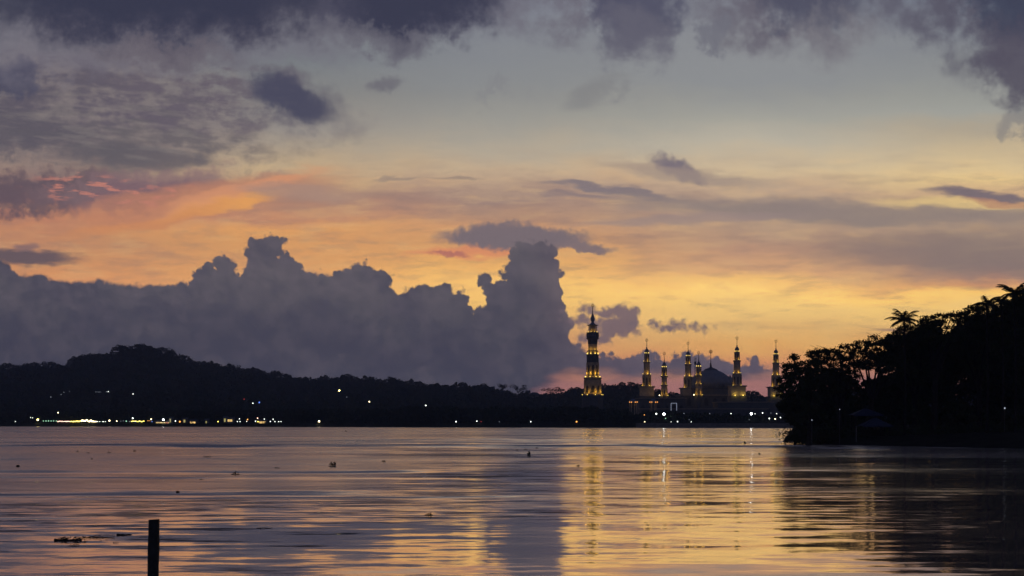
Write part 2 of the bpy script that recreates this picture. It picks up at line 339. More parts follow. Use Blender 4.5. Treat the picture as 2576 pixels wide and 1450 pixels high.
# ------------------------------------------------------------------ mesh helpers
class MB:
    def __init__(s): s.v = []; s.f = []
    def add(s, vs, fs):
        o = len(s.v); s.v += [tuple(q) for q in vs]; s.f += [tuple(i + o for i in q) for q in fs]; return s
    def box(s, c, d, rz=0):
        x, y, z = c; a, b, h = d[0] / 2, d[1] / 2, d[2] / 2; ca, sa = math.cos(rz), math.sin(rz)
        vs = []
        for k in (-1, 1):
            for i, j in ((-1,-1),(1,-1),(1,1),(-1,1)):
                u, w = i * a, j * b
                vs.append((x + u * ca - w * sa, y + u * sa + w * ca, z + k * h))
        return s.add(vs, [(0,3,2,1),(4,5,6,7),(0,1,5,4),(1,2,6,5),(2,3,7,6),(3,0,4,7)])
    def lathe(s, prof, n=12, c=(0,0), rot=0.0):
        vs = []; fs = []
        for r, z in prof:
            for k in range(n):
                t = rot + 2 * math.pi * k / n
                vs.append((c[0] + r * math.cos(t), c[1] + r * math.sin(t), z))
        m = len(prof)
        for i in range(m - 1):
            for k in range(n):
                fs.append((i*n+k, i*n+(k+1)%n, (i+1)*n+(k+1)%n, (i+1)*n+k))
        fs.append(tuple(range(n))[::-1]); fs.append(tuple((m-1)*n + k for k in range(n)))
        return s.add(vs, fs)
    def tube(s, pts, rads, n=6):
        vs = []; fs = []; pts = [Vector(q) for q in pts]
        for i, q in enumerate(pts):
            d = (pts[min(i+1, len(pts)-1)] - pts[max(i-1, 0)]).normalized()
            a = d.cross(Vector((0,1,0.13))).normalized() if abs(d.y) < .9 else d.cross(Vector((1,0,0))).normalized()
            b = d.cross(a).normalized()
            for k in range(n):
                t = 2 * math.pi * k / n
                vs.append(q + (a * math.cos(t) + b * math.sin(t)) * rads[i])
        for i in range(len(pts) - 1):
            for k in range(n):
                fs.append((i*n+k, i*n+(k+1)%n, (i+1)*n+(k+1)%n, (i+1)*n+k))
        fs.append(tuple(range(n))[::-1]); fs.append(tuple((len(pts)-1)*n + k for k in range(n)))
        return s.add(vs, fs)
    def ring(s, c, r, t, n=18, a0=0, a1=360, m=6, axis='y'):
        pts = []; full = a1 - a0 >= 360
        k = n if not full else n
        cs = []
        for i in range(n + (0 if full else 1)):
            a = R(a0 + (a1 - a0) * i / n)
            cs.append((math.cos(a), math.sin(a)))
        vs = []; fs = []
        for ca, sa in cs:
            for j in range(m):
                b = 2 * math.pi * j / m
                rr = r + t * math.cos(b)
                vs.append((c[0] + rr * ca, c[1] + t * math.sin(b), c[2] + rr * sa))
        L = len(cs)
        for i in range(L if full else L - 1):
            for j in range(m):
                fs.append((i*m+j, i*m+(j+1)%m, ((i+1)%L)*m+(j+1)%m, ((i+1)%L)*m+j))
        return s.add(vs, fs)
    def ball(s, c, r, n=10, m=7, sq=(1,1,1)):
        prof = [(max(r * math.sin(math.pi * i / m), r*.02), -r * math.cos(math.pi * i / m)) for i in range(m + 1)]
        t = MB().lathe(prof, n)
        return s.add([(c[0] + x*sq[0], c[1] + y*sq[1], c[2] + z*sq[2]) for x, y, z in t.v], t.f)
    def build(s, name, m, parent=None, loc=None, smooth=False):
        me = bpy.data.meshes.new(name); me.from_pydata(s.v, [], s.f); me.update()
        me.materials.append(MT[m] if isinstance(m, str) else m)
        if smooth:
            me.polygons.foreach_set('use_smooth', [True] * len(me.polygons))
        o = bpy.data.objects.new(name, me); COL.objects.link(o)
        if parent: o.parent = parent
        if loc is not None: o.location = loc
        return o
def np_mesh(name, V, n_per, m, parent=None, loc=None):
    n = len(V); nf = n // n_per
    me = bpy.data.meshes.new(name); me.vertices.add(n); me.vertices.foreach_set('co', V.astype(np.float32).ravel())
    me.loops.add(n); me.loops.foreach_set('vertex_index', np.arange(n, dtype=np.int32))
    me.polygons.add(nf); me.polygons.foreach_set('loop_start', np.arange(nf, dtype=np.int32) * n_per)
    me.polygons.foreach_set('loop_total', np.full(nf, n_per, dtype=np.int32))
    me.update(calc_edges=True); me.materials.append(MT[m] if isinstance(m, str) else m)
    o = bpy.data.objects.new(name, me); COL.objects.link(o)
    if parent: o.parent = parent
    if loc is not None: o.location = loc
    return o
def leaf_quads(Cn, size, asp=.55):
    """leaf shaped quads (rhombus) with random directions at centres Cn"""
    n = len(Cn); a = RNG.normal(size=(n, 3)); a /= np.linalg.norm(a, axis=1)[:, None]
    b = RNG.normal(size=(n, 3)); b -= (a * b).sum(1)[:, None] * a; b /= np.linalg.norm(b, axis=1)[:, None]
    s = size * RNG.uniform(.6, 1.3, (n, 1)) * .5
    V = np.stack([Cn - a * s, Cn + b * s * asp - a * s * .1, Cn + a * s, Cn - b * s * asp - a * s * .1], 1)
    return V.reshape(-1, 3)
def tag(o, label=None, cat=None, group=None, kind=None):
    if label: o['label'] = label
    if cat: o['category'] = cat
    if group: o['group'] = group
    if kind: o['kind'] = kind
    return o
def thing(name, label, cat, loc=(0,0,0), rz=0, group=None):
    o = bpy.data.objects.new(name, None); COL.objects.link(o); o.location = loc; o.rotation_euler = (0, 0, rz)
    return tag(o, label, cat, group)
def copy_tree(o, parent=None):
    c = o.copy(); COL.objects.link(c); c.parent = parent
    for ch in list(o.children): copy_tree(ch, c)
    return c

# ------------------------------------------------------------------ river
wm = bpy.data.materials.new('river_water'); wm.use_nodes = True; G.nt = wm.node_tree
b = wm.node_tree.nodes['Principled BSDF']
geo = G.nt.nodes.new('ShaderNodeNewGeometry'); pos = S(geo.outputs['Position'])
wx, wy, wz = SEP(pos)
def sl(kx, ky, det, off, rough=.55, dist=0.0):
    return VM('SUBTRACT', NOISE(XYZ(wx * kx + off * 7.3, wy * ky + off * 3.1), 1.0, det, rough, True, dist), (.5, .5, .5))
patch = NOISE(XYZ(wx * .012, wy * .035, 4.0), 1.0, 4, .6)
patchN = MAPR(patch, .42, .62)
big = sl(.05, .16, 3, 0.0); fine = sl(1.0, 2.8, 3, 5.0)
wD = lambda *st: SEPC(RAMP(wy, list(st), 0, 1000, False))[0]
mid = VM('ADD', VM('ADD', VM('SCALE', sl(.24, .95, 3, 2.0, .55), scale=wD((0, .55), (50, .7), (65, 1), (95, .8), (130, .25), (200, 0))), VM('SCALE', sl(.11, .42, 3, 21.0, .55), scale=wD((0, 0), (65, .15), (95, .8), (140, 1), (200, .6), (400, .1)))), VM('ADD', VM('SCALE', sl(.045, .075, 4, 27.0, .6), scale=wD((0, 0), (90, .2), (130, .8), (170, 1), (300, .8), (500, 0))), VM('SCALE', sl(.008, .022, 4, 33.0, .6), scale=wD((0, 0), (180, .2), (300, .9), (1000, .9)))))
leftw = MAPR(wx / wy, -.02, -.16)
far = SEPC(RAMP(wy, [(0, .30), (45, .42), (62, .75), (90, 1.0), (180, .9), (300, .6), (900, .5)], 0, 1000, False))[0]
amp_mid = MAPR(patchN, 0, 1, .12, .24, False) * MAPR(wy, 110, 180, 1.0, 1.7)
amp_fine = MAPR(patchN, 0, 1, .02, .07, False)
slope = VM('ADD', VM('ADD', VM('MULTIPLY', big, (.03, .055, 0)), VM('SCALE', mid, scale=amp_mid)), VM('SCALE', fine, scale=amp_fine))
s_x, s_y, _z = SEP(slope)
s_x = s_x * .7
# long low wakes crossing the river
brk = NOISE(XYZ(wx * .05, wy * .12, 8), 1.0, 4)
def wake(yc, kx, w, a, off, xm=None):
    wob = (NOISE(XYZ(wx * .035, off * 5.3 + .4, 0), 1.0, 3) - .5) * (w * 3.0)
    d = (wy - (wx * kx) - yc - wob) / w
    d = d * d
    e = M('EXPONENT', d * d * -1.0) * a
    if xm: e = e * MAPR(wx, xm[0], xm[1])
    return e
wk = wake(226, -.10, 16, .26, 1) + wake(300, -.05, 16, .10, 2) + wake(79, .05, 2.8, .20, 6, (-4, -15)) + wake(75, .10, .9, .17, 9, (6, -4)) + wake(113, .04, 3.6, .16, 12, (-1, -10)) + wake(98, -.08, 1.6, .16, 24, (2, -8)) + wake(133, .07, 3.0, .12, 29, (-12, -24)) + wake(270, .02, 7, .16, 31) + wake(58.5, .02, .45, .12, 15, (-8, -12)) + wake(150, .03, 5, .07, 18, (20, 0))
s_y = s_y - wk * MAPR(brk, .38, .58, .3, 1.0)
nrm = VM('NORMALIZE', XYZ(s_x, s_y, 1.0))
G.nt.links.new(nrm.k, b.inputs['Normal'])
rg = RAMP(wy, [(0, .06), (55, .07), (80, .09), (110, .10), (140, .11), (200, .13), (500, .17), (1000, .20)], 0, 1000, False)
rough = SEPC(rg)[0] * MAPR(patchN, 0, 1, .85, 1.5, False) + leftw * MAPR(wy, 62, 90) * .09
put(b, 'Roughness', rough); put(b, 'Base Color', (.86, .74, .62, 1)); put(b, 'Metallic', .75); put(b, 'IOR', 1.4)
w = MB().add([(-1500, -90, 0), (1500, -90, 0), (1500, 1300, 0), (-1500, 1300, 0)], [(0,1,2,3)]).build('water', wm)
tag(w, 'wide calm river reflecting the dusk sky', None, kind='structure')

# ------------------------------------------------------------------ far bank terrain
def shore(px): return 1022 + (795 - 1022) * (px / 2000.0)
ridge = [(-600,930),(-200,935),(0,922),(20,918),(50,914),(100,910),(150,917),(168,918),(182,902),(205,890),(230,887),(280,889),(290,875),(320,867),(350,864),(390,871),(400,877),(440,881),(455,894),(500,906),(530,909),(560,919),(640,926),(680,933),(735,946),(760,951),(790,945),(850,949),(900,946),(960,949),(1010,956),(1060,961),(1110,966),(1190,968),(1230,967),(1250,977),(1290,987),(1340,989),(1380,988),(1430,985),(1470,976),(1520,962),(1560,966),(1600,969),(1640,976),(1700,986),(1735,1002),(1800,992),(1880,986),(1900,991),(1950,998),(2100,985),(2600,975),(3200,970)]
def ridge_y(px):
    return float(np.interp(px, [a for a, _ in ridge], [b_ for _, b_ in ridge]))
def ridge_d(px): return float(np.interp(px, [-600, 800, 1300, 1600, 3200], [2250, 2150, 1900, 1750, 1750]))
def ridge_z(px): return CH + (HY - ridge_y(px)) / F * ridge_d(px)
hb = MB(); NX = 240; rows = [0, .004, .05, .12, .2, .3, .4, .5, .6, .7, .8, .9, 1.0, 1.08, 1.2, 1.3]
ground_pts = {}
def land_z(px, t):
    rz_ = ridge_z(px) - 6.5
    if t <= 0: return -1.0
    if t < .06: return 2.3
    if t <= 1: 
        q = (t - .06) / .94
        start = float(np.interp(px, [0, 900, 1300, 1600, 3200], [.12, .2, .35, .52, .52]))
        k = max(0, (t - start) / (1 - start))
        return 2.3 + q * 2 + max(rz_ - 5, 0) * (k ** 1.25)
    return rz_ * max(0, 1 - (t - 1) / .3) 
for i in range(NX + 1):
    px = -500 + 3600 * i / NX
    s0, r0 = shore(px), ridge_d(px)
    for t in rows:
        d = s0 + (r0 - s0) * t
        z = land_z(px, t) + (math.sin(px * .05 + t * 9) * 2 + math.sin(px * .021 + t * 17) * 2 if .3 < t < 1 else 0)
        hb.v.append(((px - CX) / F * d, d, z))
nr = len(rows)
for i in range(NX):
    for j in range(nr - 1):
        a = i * nr + j; hb.f.append((a, a + nr, a + nr + 1, a + 1))
tag(hb.build('hills', 'hill', smooth=True), 'wooded hills and flat land beyond the river', None, kind='structure')
def terrain(px, d):
    s0, r0 = shore(px), ridge_d(px); return land_z(px, (d - s0) / (r0 - s0))

def crowns(name, spots, label, cat, leaf, per, mname='foliage_far', group=None):
    """spots: (x, y, ztop, r, h)"""
    out = []
    for (x, y, zt, r, h) in spots:
        n = per; th = RNG.uniform(0, 2*np.pi, n); u = RNG.uniform(-1, 1, n); rr = RNG.uniform(.55, 1.0, n) ** .5
        lump = 1 + .22 * np.sin(th * 3 + x) + .15 * np.sin(th * 5 + y)
        q = np.sqrt(1 - u*u) * rr * lump
        c = np.stack([x + r * q * np.cos(th), y + r * q * np.sin(th), zt - h / 2 + h / 2 * u * rr], 1)
        out.append(leaf_quads(c, leaf * (r / 6.0) ** .3, .8))
    return np_mesh(name, np.concatenate(out), 4, mname)
sp = []
# ridge line crowns
px = -150
while px < 2250:
    d = ridge_d(px) * random.uniform(.97, 1.0); r = random.choice([random.uniform(2.2, 4.5), random.uniform(4, 8), random.uniform(7, 11)])
    z = CH + (HY - ridge_y(px) + random.uniform(-6, 2) + 3.2 * math.sin(px * .11) + 2.5 * math.sin(px * .043 + 2)) / F * d
    sp.append(((px - CX) / F * d, d, z, r, r * random.uniform(1.2, 1.9)))
    px += random.uniform(1.6, 7)
# slope crowns
for k in range(2600):
    px = random.uniform(-120, 2100); t = random.uniform(.10, .98) ** .8
    if 1580 < px < 2000 and t < .6: continue
    s0, r0 = shore(px), ridge_d(px); d = s0 + (r0 - s0) * t
    r = random.uniform(5, 9); z = land_z(px, t) + random.uniform(5, 11)
    lim = CH + (HY - ridge_y(px) - 2) / F * d
    sp.append(((px - CX) / F * d, d, min(z, lim), r, r * 1.5))
tag(crowns('hill_forest', sp, '', '', 2.6, 64), 'dark forest covering the hills across the river', None, kind='stuff')
# tree belt along the far bank
sp = []
px = -160
while px < 2120:
    s0 = shore(px)
    for k in range(3):
        d = s0 + random.uniform(14, 120)
        top = float(np.interp(px, [0, 200, 600, 1000, 1040, 1200, 1500, 1600, 1900, 2100], [1036, 1034, 1030, 1026, 1020, 1024, 1022, 1032, 1042, 1046])) + random.uniform(-2, 16)
        r = random.uniform(3, 6.5)
        sp.append(((px - CX) / F * d, d, CH + (HY - top) / F * d, r, r * 1.8))
        lo = random.uniform(1046, 1060)
        sp.append(((px - CX + random.uniform(-4, 4)) / F * d, d + 3, CH + (HY - lo) / F * d, r, r * 1.7))
    px += random.uniform(5, 9)
tag(crowns('riverside_trees', sp, '', '', 1.7, 90), 'dense dark belt of trees along the far shore', None, kind='stuff')
# low shore scrub so that the bank edge is dark and uneven
sp = []
px = -150
while px < 2120:
    s0 = shore(px); d = s0 + random.uniform(1.5, 9); r = random.uniform(1, 2.2)
    sp.append(((px - CX) / F * d, d, random.uniform(1.8, 3.4), r * 1.5, r * 1.6)); px += random.uniform(2.2, 6)
tag(crowns('shore_scrub', sp, '', '', .8, 34), 'low scrub fringe at the far waterline', None, kind='stuff')
# single ridge trees seen against the sky
def ridge_tree(px, py, w_, h_, label, flat=False):
    d = ridge_d(px) * .985; c = P(px, py, d); gz = terrain(px, d) - 3; k = d / F
    t = thing('ridge_tree', label, 'tree', (c.x, c.y, gz), 0, 'trees standing out on the ridge line')
    top = c.z - gz
    MB().tube([(0,0,0),(.2,0,top*.45),(0,.2,top*.8)], [.55,.4,.2]).build('trunk', 'bark', t)
    bl = []
    for j in range(9 if flat else 7):
        bl.append((random.uniform(-.5,.5)*w_*k, random.uniform(-3,3), top + random.uniform(-.5,.1)*h_*k, w_*k*random.uniform(.15,.26), h_*k*random.uniform(.28,.5)))
    o = crowns('crown', bl, '', '', 1.3, 70); o.parent = t
    mb = MB()
    for q in bl: mb.tube([(0,0,top*.5),(q[0]*.6,q[1]*.6,(top*.5+q[2])*.5),(q[0],q[1],q[2]-1)],[.3,.2,.1],5)
    mb.build('branches','bark',t)
ridge_tree(1303, 968, 34, 20, 'small airy tree alone on the ridge, left of the ridge house')
ridge_tree(1265, 962, 22, 22, 'stocky round tree at the right end of the long wooded ridge')
ridge_tree(1390, 974, 46, 16, 'flat topped spreading tree on the ridge, right of the ridge house', True)
ridge_tree(1592, 960, 24, 12, 'small flat topped tree on the ridge between the tall minaret and the side minarets', True)
ridge_tree(182, 902, 10, 16, 'slim pointed tree on the left shoulder of the big hill')
# house on the ridge
c = P(1345, 992, 1830); gz = terrain(1345, 1830) - 2
h = thing('ridge_house', 'small hip roofed house on the ridge line between two trees', 'house', (c.x, c.y, gz))
zt = c.z - gz
MB().box((0,0,(zt-2)/2+0), (13,9,zt-2)).build('wall', 'wall', h)
MB().add([(-10,-7,zt-2),(10,-7,zt-2),(10,7,zt-2),(-10,7,zt-2),(-3,0,zt+2.4),(3,0,zt+2.4)], [(0,3,2,1),(0,1,5,4),(2,3,4,5),(1,2,5),(3,0,4)]).build('roof','roof',h)
for sx in (-4, 0, 4): MB().box((sx,-4.58,zt-4.6),(1.6,.12,1.8)).build('window','recess',h)

# ------------------------------------------------------------------ mosque
def light(parent, loc, w_, col=(1,.52,.04), r=.85):
    l = bpy.data.lights.new('floodlight', 'POINT'); l.energy = w_ * .38; l.color = col; l.shadow_soft_size = r
    o = bpy.data.objects.new('floodlight', l); COL.objects.link(o); o.parent = parent; o.location = loc
def lamp_ring(t, z, r, n, size, w_, off=1.5, a0=0.0, up=1.2, every=1):
    for k in range(n):
        a = a0 + 2 * math.pi * k / n
        MB().ball((r * math.cos(a), r * math.sin(a), z), size * .8, 8, 6).build('flood_lamp', 'lamp_flood', t)
        if k % every == 0: light(t, ((r + off*.1) * math.cos(a), (r + off*.1) * math.sin(a), z + up), w_)
def finial(t, zr, r, z0, double=False, th=.16):
    f = MB()
    f.lathe([(th*1.3, z0), (th, zr - r), (th*.7, zr + r), (.03, zr + r * 2.2)], 6)
    f.ring((0, 0, zr), r, th, 20, 100 if not double else 0, 440 if not double else 360)
    if double: f.ring((0, 0, zr), r * .48, th, 16)
    f.lathe([(.05, z0 + (zr-r-z0)*.18), (th*3, z0 + (zr-r-z0)*.24), (.05, z0 + (zr-r-z0)*.3)], 8)
    return f.build('finial', 'brass', t)
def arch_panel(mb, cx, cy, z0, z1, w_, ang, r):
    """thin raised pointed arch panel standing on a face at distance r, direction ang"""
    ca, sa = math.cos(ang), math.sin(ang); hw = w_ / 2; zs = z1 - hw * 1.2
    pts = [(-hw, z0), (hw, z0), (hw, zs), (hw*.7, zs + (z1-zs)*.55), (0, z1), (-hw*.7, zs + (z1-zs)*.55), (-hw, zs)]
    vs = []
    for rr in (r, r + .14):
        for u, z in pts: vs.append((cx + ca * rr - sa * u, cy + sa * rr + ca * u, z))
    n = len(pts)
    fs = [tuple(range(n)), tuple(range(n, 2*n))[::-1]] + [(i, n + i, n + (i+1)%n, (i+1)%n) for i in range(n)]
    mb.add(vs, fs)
O8 = math.pi / 8
cf = math.cos(O8)
# --- main minaret
D0 = 1200.0; c = P(1490.9, HY, D0); GZ = 3.5
main = thing('minaret', 'tallest minaret, standing apart to the left of the others, with four lit balconies', 'minaret', (c.x, D0, GZ))
k = .0800
def Z(cy): return CH + (316.9 - .2386 * cy) * D0 / F - GZ
def oc(hw): return hw * k / cf
MB().lathe([(oc(112), 0), (oc(110), Z(1062))], 8, rot=O8).build('base', 'stone_dark', main)
MB().lathe([(oc(104), Z(1062)+.01), (oc(107), Z(1056)), (oc(107), Z(1048)), (oc(84), Z(1044))], 8, rot=O8).build('cornice', 'trim', main)
MB().lathe([(oc(82), Z(1044)+.01), (oc(81), Z(896))], 8, rot=O8).build('lower_shaft', 'stone', main)
MB().lathe([(oc(84), Z(896)+.01), (oc(92), Z(886)), (oc(92), Z(872)), (oc(64), Z(868))], 8, rot=O8).build('cornice', 'trim', main)
MB().lathe([(oc(61), Z(868)+.01), (oc(58), Z(712))], 8, rot=O8).build('middle_shaft', 'stone', main)
MB().lathe([(oc(62), Z(712)+.01), (oc(62), Z(640)), (oc(66), Z(636)), (oc(66), Z(630)), (oc(50), Z(628))], 8, rot=O8).build('band', 'stone_dark', main)
MB().lathe([(oc(52), Z(628)+.01), (oc(52), Z(604)), (oc(58), Z(600)), (oc(58), Z(588)), (oc(46), Z(584))], 8, rot=O8).build('balcony', 'trim', main)
MB().lathe([(oc(47), Z(584)+.01), (oc(46), Z(520))], 8, rot=O8).build('upper_shaft', 'stone', main)
MB().lathe([(oc(49), Z(520)+.01), (oc(50), Z(470)), (oc(66), Z(464)), (oc(66), Z(456)), (oc(61), Z(455)), (oc(63), Z(402)), (oc(65), Z(400)), (oc(65), Z(396)), (oc(40), Z(395))], 8, rot=O8).build('gallery', 'stone_dark', main)
MB().lathe([(oc(28), Z(395)+.01), (oc(28), Z(328))], 8, rot=O8).build('lantern_core', 'stone', main)
for q in range(8):
    a = O8 + q * math.pi / 4
    MB().lathe([(oc(5), Z(395)+.01), (oc(5), Z(328))], 6, c=(oc(37)*math.cos(a), oc(37)*math.sin(a))).build('column', 'stone', main)
MB().lathe([(oc(42), Z(328)+.01), (oc(53), Z(323)), (oc(53), Z(316)), (oc(30), Z(312)), (oc(16), Z(296)), (oc(12), Z(285)), (oc(20), Z(268)), (oc(22), Z(250)), (oc(15), Z(228)), (oc(8), Z(205)), (oc(4), Z(196)), (oc(7), Z(190)), (oc(2), Z(184))], 12).build('bulb_roof', 'dome', main)
finial(main, Z(113), 1.1, Z(186), th=.22)
def niche(t, z0, z1, w_, a, r): nb = MB(); arch_panel(nb, 0, 0, z0, z1, w_, a, r); nb.build('niche', 'recess', t)
def pilaster(t, r, z0, z1, rr, a): MB().lathe([(r, z0), (r, z1)], 6, c=(rr*math.cos(a), rr*math.sin(a))).build('pilaster', 'stone', t)
for q in range(8):
    a = q * math.pi / 4
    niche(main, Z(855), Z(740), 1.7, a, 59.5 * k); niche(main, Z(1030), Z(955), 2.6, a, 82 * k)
    a = O8 + q * math.pi / 4
    pilaster(main, .5, Z(868)+.02, Z(714), oc(60), a); pilaster(main, .7, Z(1043), Z(898), oc(82), a)
rail = MB()
for q in range(16):
    a = q * math.pi / 8
    rail.box((oc(63)*.95*math.cos(a), oc(63)*.95*math.sin(a), (Z(440)+Z(410))/2), (.3,.9,Z(410)-Z(440)), a)
rail.build('balustrade', 'trim', main)
lamp_ring(main, Z(1053), oc(104), 8, .42, 720, a0=O8/2, up=2.4, off=-4)
lamp_ring(main, Z(862), oc(76), 8, .50, 850, a0=O8, up=2.8, off=-4)
lamp_ring(main, Z(618), oc(57), 8, .55, 420, a0=O8, up=1.0, off=-4)
for q in range(4): light(main, (2.6*math.cos(q*math.pi/2), 2.6*math.sin(q*math.pi/2) , Z(580)+.8), 90) if False else None
lamp_ring(main, Z(582), oc(54), 8, .14, 240, a0=O8, up=.9)
lamp_ring(main, Z(390), oc(46), 8, .26, 260, a0=O8, up=.8, off=-4)

# --- tall corner minarets
kt = .0504
def tall_minaret(label, px, D, zr, podium=True, lit=(1,1,1,1), vis=None):
    c = P(px, HY, D)
    t = thing('minaret', label, 'minaret', (c.x, D, GZ), random.uniform(-.1, .1), 'corner minarets of the mosque')
    zr = zr - GZ
    def z(cy): return zr - (cy - 187) * kt
    def o(hw): return hw * kt / cf
    MB().box((0,0,z(1200)/2), (14.5,14.5,z(1200))).build('base', 'stone_dark', t)
    MB().box((0,0,(z(1200)+z(1045))/2+.01), (13,13,z(1045)-z(1200))).build('podium', 'stone', t)
    MB().box((0,0,(z(1045)+z(1022))/2+.02), (15,15,z(1022)-z(1045))).build('cornice', 'trim', t)
    MB().lathe([(o(76), z(1022)+.03), (o(73), z(830)), (o(78), z(824)), (o(78), z(812)), (o(62), z(808))], 8, rot=O8).build('lower_shaft', 'stone', t)
    MB().lathe([(o(62), z(808)+.01), (o(55), z(770)), (o(55), z(605))], 8, rot=O8).build('middle_shaft', 'stone', t)
    MB().lathe([(o(56), z(605)+.01), (o(63), z(596)), (o(63), z(578)), (o(45), z(575))], 8, rot=O8).build('balcony', 'trim', t)
    MB().lathe([(o(43), z(575)+.01), (o(42), z(440)), (o(47), z(434)), (o(47), z(426)), (o(30), z(424))], 8, rot=O8).build('upper_shaft', 'stone', t)
    MB().lathe([(o(26), z(424)+.01), (o(26), z(402)), (o(36), z(398)), (o(36), z(378)), (o(30), z(362)), (o(14), z(342)), (o(8), z(330)), (o(11), z(318)), (o(8), z(308)), (o(3), z(300))], 12).build('bulb_roof', 'dome', t)
    finial(t, z(187), 1.12, z(302), th=.17)
    for q in range(8):
        a = q * math.pi / 4
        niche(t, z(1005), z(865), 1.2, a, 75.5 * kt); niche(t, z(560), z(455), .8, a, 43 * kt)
        a += O8
        pilaster(t, .32, z(1021), z(832), o(74), a); pilaster(t, .22, z(574), z(442), o(42), a)
    lamp_ring(t, z(416), o(36), 6, .36, 30, a0=.3, up=-.3, every=3)
    lamp_ring(t, z(568), o(54), 4, .26, 230 * lit[0], a0=O8*.8 - math.pi/2, up=1.2)
    lamp_ring(t, z(797), o(68), 4, .34, 330 * lit[1], a0=-math.pi/2 + .25, up=.8)
    lamp_ring(t, z(1014), o(92), 4, .30, 330 * lit[2], a0=-math.pi/2 + .6, up=1.0)
    if lit[3]:
        for qx in (-3.4, 3.8):
            MB().ball((qx, -7.6, z(1196)), .38, 8, 6).build('flood_lamp', 'lamp_flood', t)
            light(t, (qx, -8.3, z(1190)), 520 * lit[3], (1,.66,.10))
    return t
tall_minaret('leftmost of the four corner minarets, nearest to the tallest minaret', 1627, 1300, 77.7, lit=(.8,1.2,.9,0))
tall_minaret('corner minaret rising immediately left of the lattice mast, its top balcony lit', 1731, 1347, 77.4, lit=(1.3,1,.8,0))
tall_minaret('corner minaret at the right edge of the big dome, on a brightly uplit podium', 1854, 1262, 77.4, lit=(1,.8,.35,1.3))
tall_minaret('rightmost corner minaret, partly hidden by the dark riverside tree', 1952, 1320, 77.8, lit=(1.2,.9,1.2,.9))
def short_minaret(label, px, D, zr):
    c = P(px, HY, D)
    t = thing('minaret', label, 'minaret', (c.x, D, GZ), random.uniform(-.1, .1), 'short front minarets of the mosque')
    zr = zr - GZ
    def z(cy): return zr - (cy - 430) * kt
    def o(hw): return hw * kt / cf
    MB().lathe([(o(66), 0), (o(66), z(1190)), (o(60), z(1186))], 8, rot=O8).build('base', 'stone_dark', t)
    MB().lathe([(o(57), z(1186)+.01), (o(56), z(1056)), (o(50), z(1052)), (o(50), z(1014))], 8, rot=O8).build('lower_shaft', 'stone', t)
    MB().lathe([(o(54), z(1014)+.01), (o(60), z(1006)), (o(60), z(992)), (o(48), z(990))], 8, rot=O8).build('cornice', 'trim', t)
    MB().lathe([(o(46), z(990)+.01), (o(46), z(860))], 8, rot=O8).build('middle_shaft', 'stone', t)
    MB().lathe([(o(50), z(860)+.01), (o(62), z(850)), (o(62), z(832)), (o(48), z(828))], 8, rot=O8).build('balcony', 'trim', t)
    MB().lathe([(o(45), z(828)+.01), (o(45), z(694)), (o(51), z(688)), (o(51), z(678)), (o(30), z(676))], 8, rot=O8).build('upper_shaft', 'stone', t)
    MB().lathe([(o(26), z(676)+.01), (o(26), z(655)), (o(36), z(650)), (o(35), z(634)), (o(27), z(612)), (o(12), z(588)), (o(7), z(566)), (o(9), z(556)), (o(3), z(545))], 12).build('bulb_roof', 'dome', t)
    finial(t, z(430), 1.12, z(548), th=.17)
    for q in range(8):
        a = q * math.pi / 4
        niche(t, z(1165), z(1085), .9, a, 57 * kt); niche(t, z(815), z(715), .7, a, 45.5 * kt)
    lamp_ring(t, z(664), o(38), 6, .42, 35, a0=.3, up=-.3, every=3)
    lamp_ring(t, z(822), o(54), 4, .26, 230, a0=-math.pi/2 + .4, up=1.3)
    lamp_ring(t, z(982), o(54), 4, .22, 130, a0=-math.pi/2 + .4, up=1.2)
    lamp_ring(t, z(1180), o(84), 4, .26, 620, a0=-math.pi/2 + .5, up=1.6)
    MB().ball((-4.6, -1.5, z(1180)), .42, 8, 6).build('flood_lamp', 'lamp_warm', t)
short_minaret('shorter gold-lit minaret between the first and second corner minarets', 1671, 1285, 64.8)
short_minaret('shorter gold-lit minaret in front of the left side of the big dome', 1757.7, 1283, 65.3)

# --- prayer hall with the great dome
kd = .052
c = P(1791, HY, 1345)
hall = thing('mosque_hall', 'dark domed prayer hall standing among the lit minarets', 'mosque', (c.x, 1345, GZ))
def zd(cy): return CH + (1059 - (830.1 + cy * .1388)) * 1345 / F - GZ
MB().box((0, 10, zd(1200)/2), (58, 60, zd(1200))).build('wall', 'stone_dark', hall)
MB().box((0, 10, zd(1200)+.5), (61, 63, 1.0)).build('cornice', 'trim', hall)
MB().lathe([(23.5, zd(1200)+1.01), (23.5, zd(1075)), (24.4, zd(1070)), (24.4, zd(1060)), (21, zd(1058))], 32, c=(0,8)).build('drum', 'stone_dark', hall)
MB().lathe([(20.6, zd(1058)+.01), (21.3, zd(1000)), (20.9, zd(950)), (19.9, zd(900)), (17.4, zd(850)), (13.9, zd(800)), (9.9, zd(755)), (5.6, zd(720))], 40, c=(0,8)).build('dome', 'dome', hall, smooth=True)
MB().lathe([(6.6, zd(722)), (6.0, zd(712)), (3.4, zd(690)), (1.5, zd(672)), (.9, zd(664))], 24, c=(0,8)).build('dome_cap', 'roof', hall)
f = finial(hall, zd(388), 1.45, zd(664), True, .22); f.location = (0, 8, 0)
for v in f.data.vertices: pass
MB().lathe([(1.0, zd(664)+.02), (.8, zd(640)), (1.1, zd(632)), (.5, zd(620)), (.35, zd(560))], 10, c=(0,8)).build('finial_base', 'brass', hall)
rb = MB()
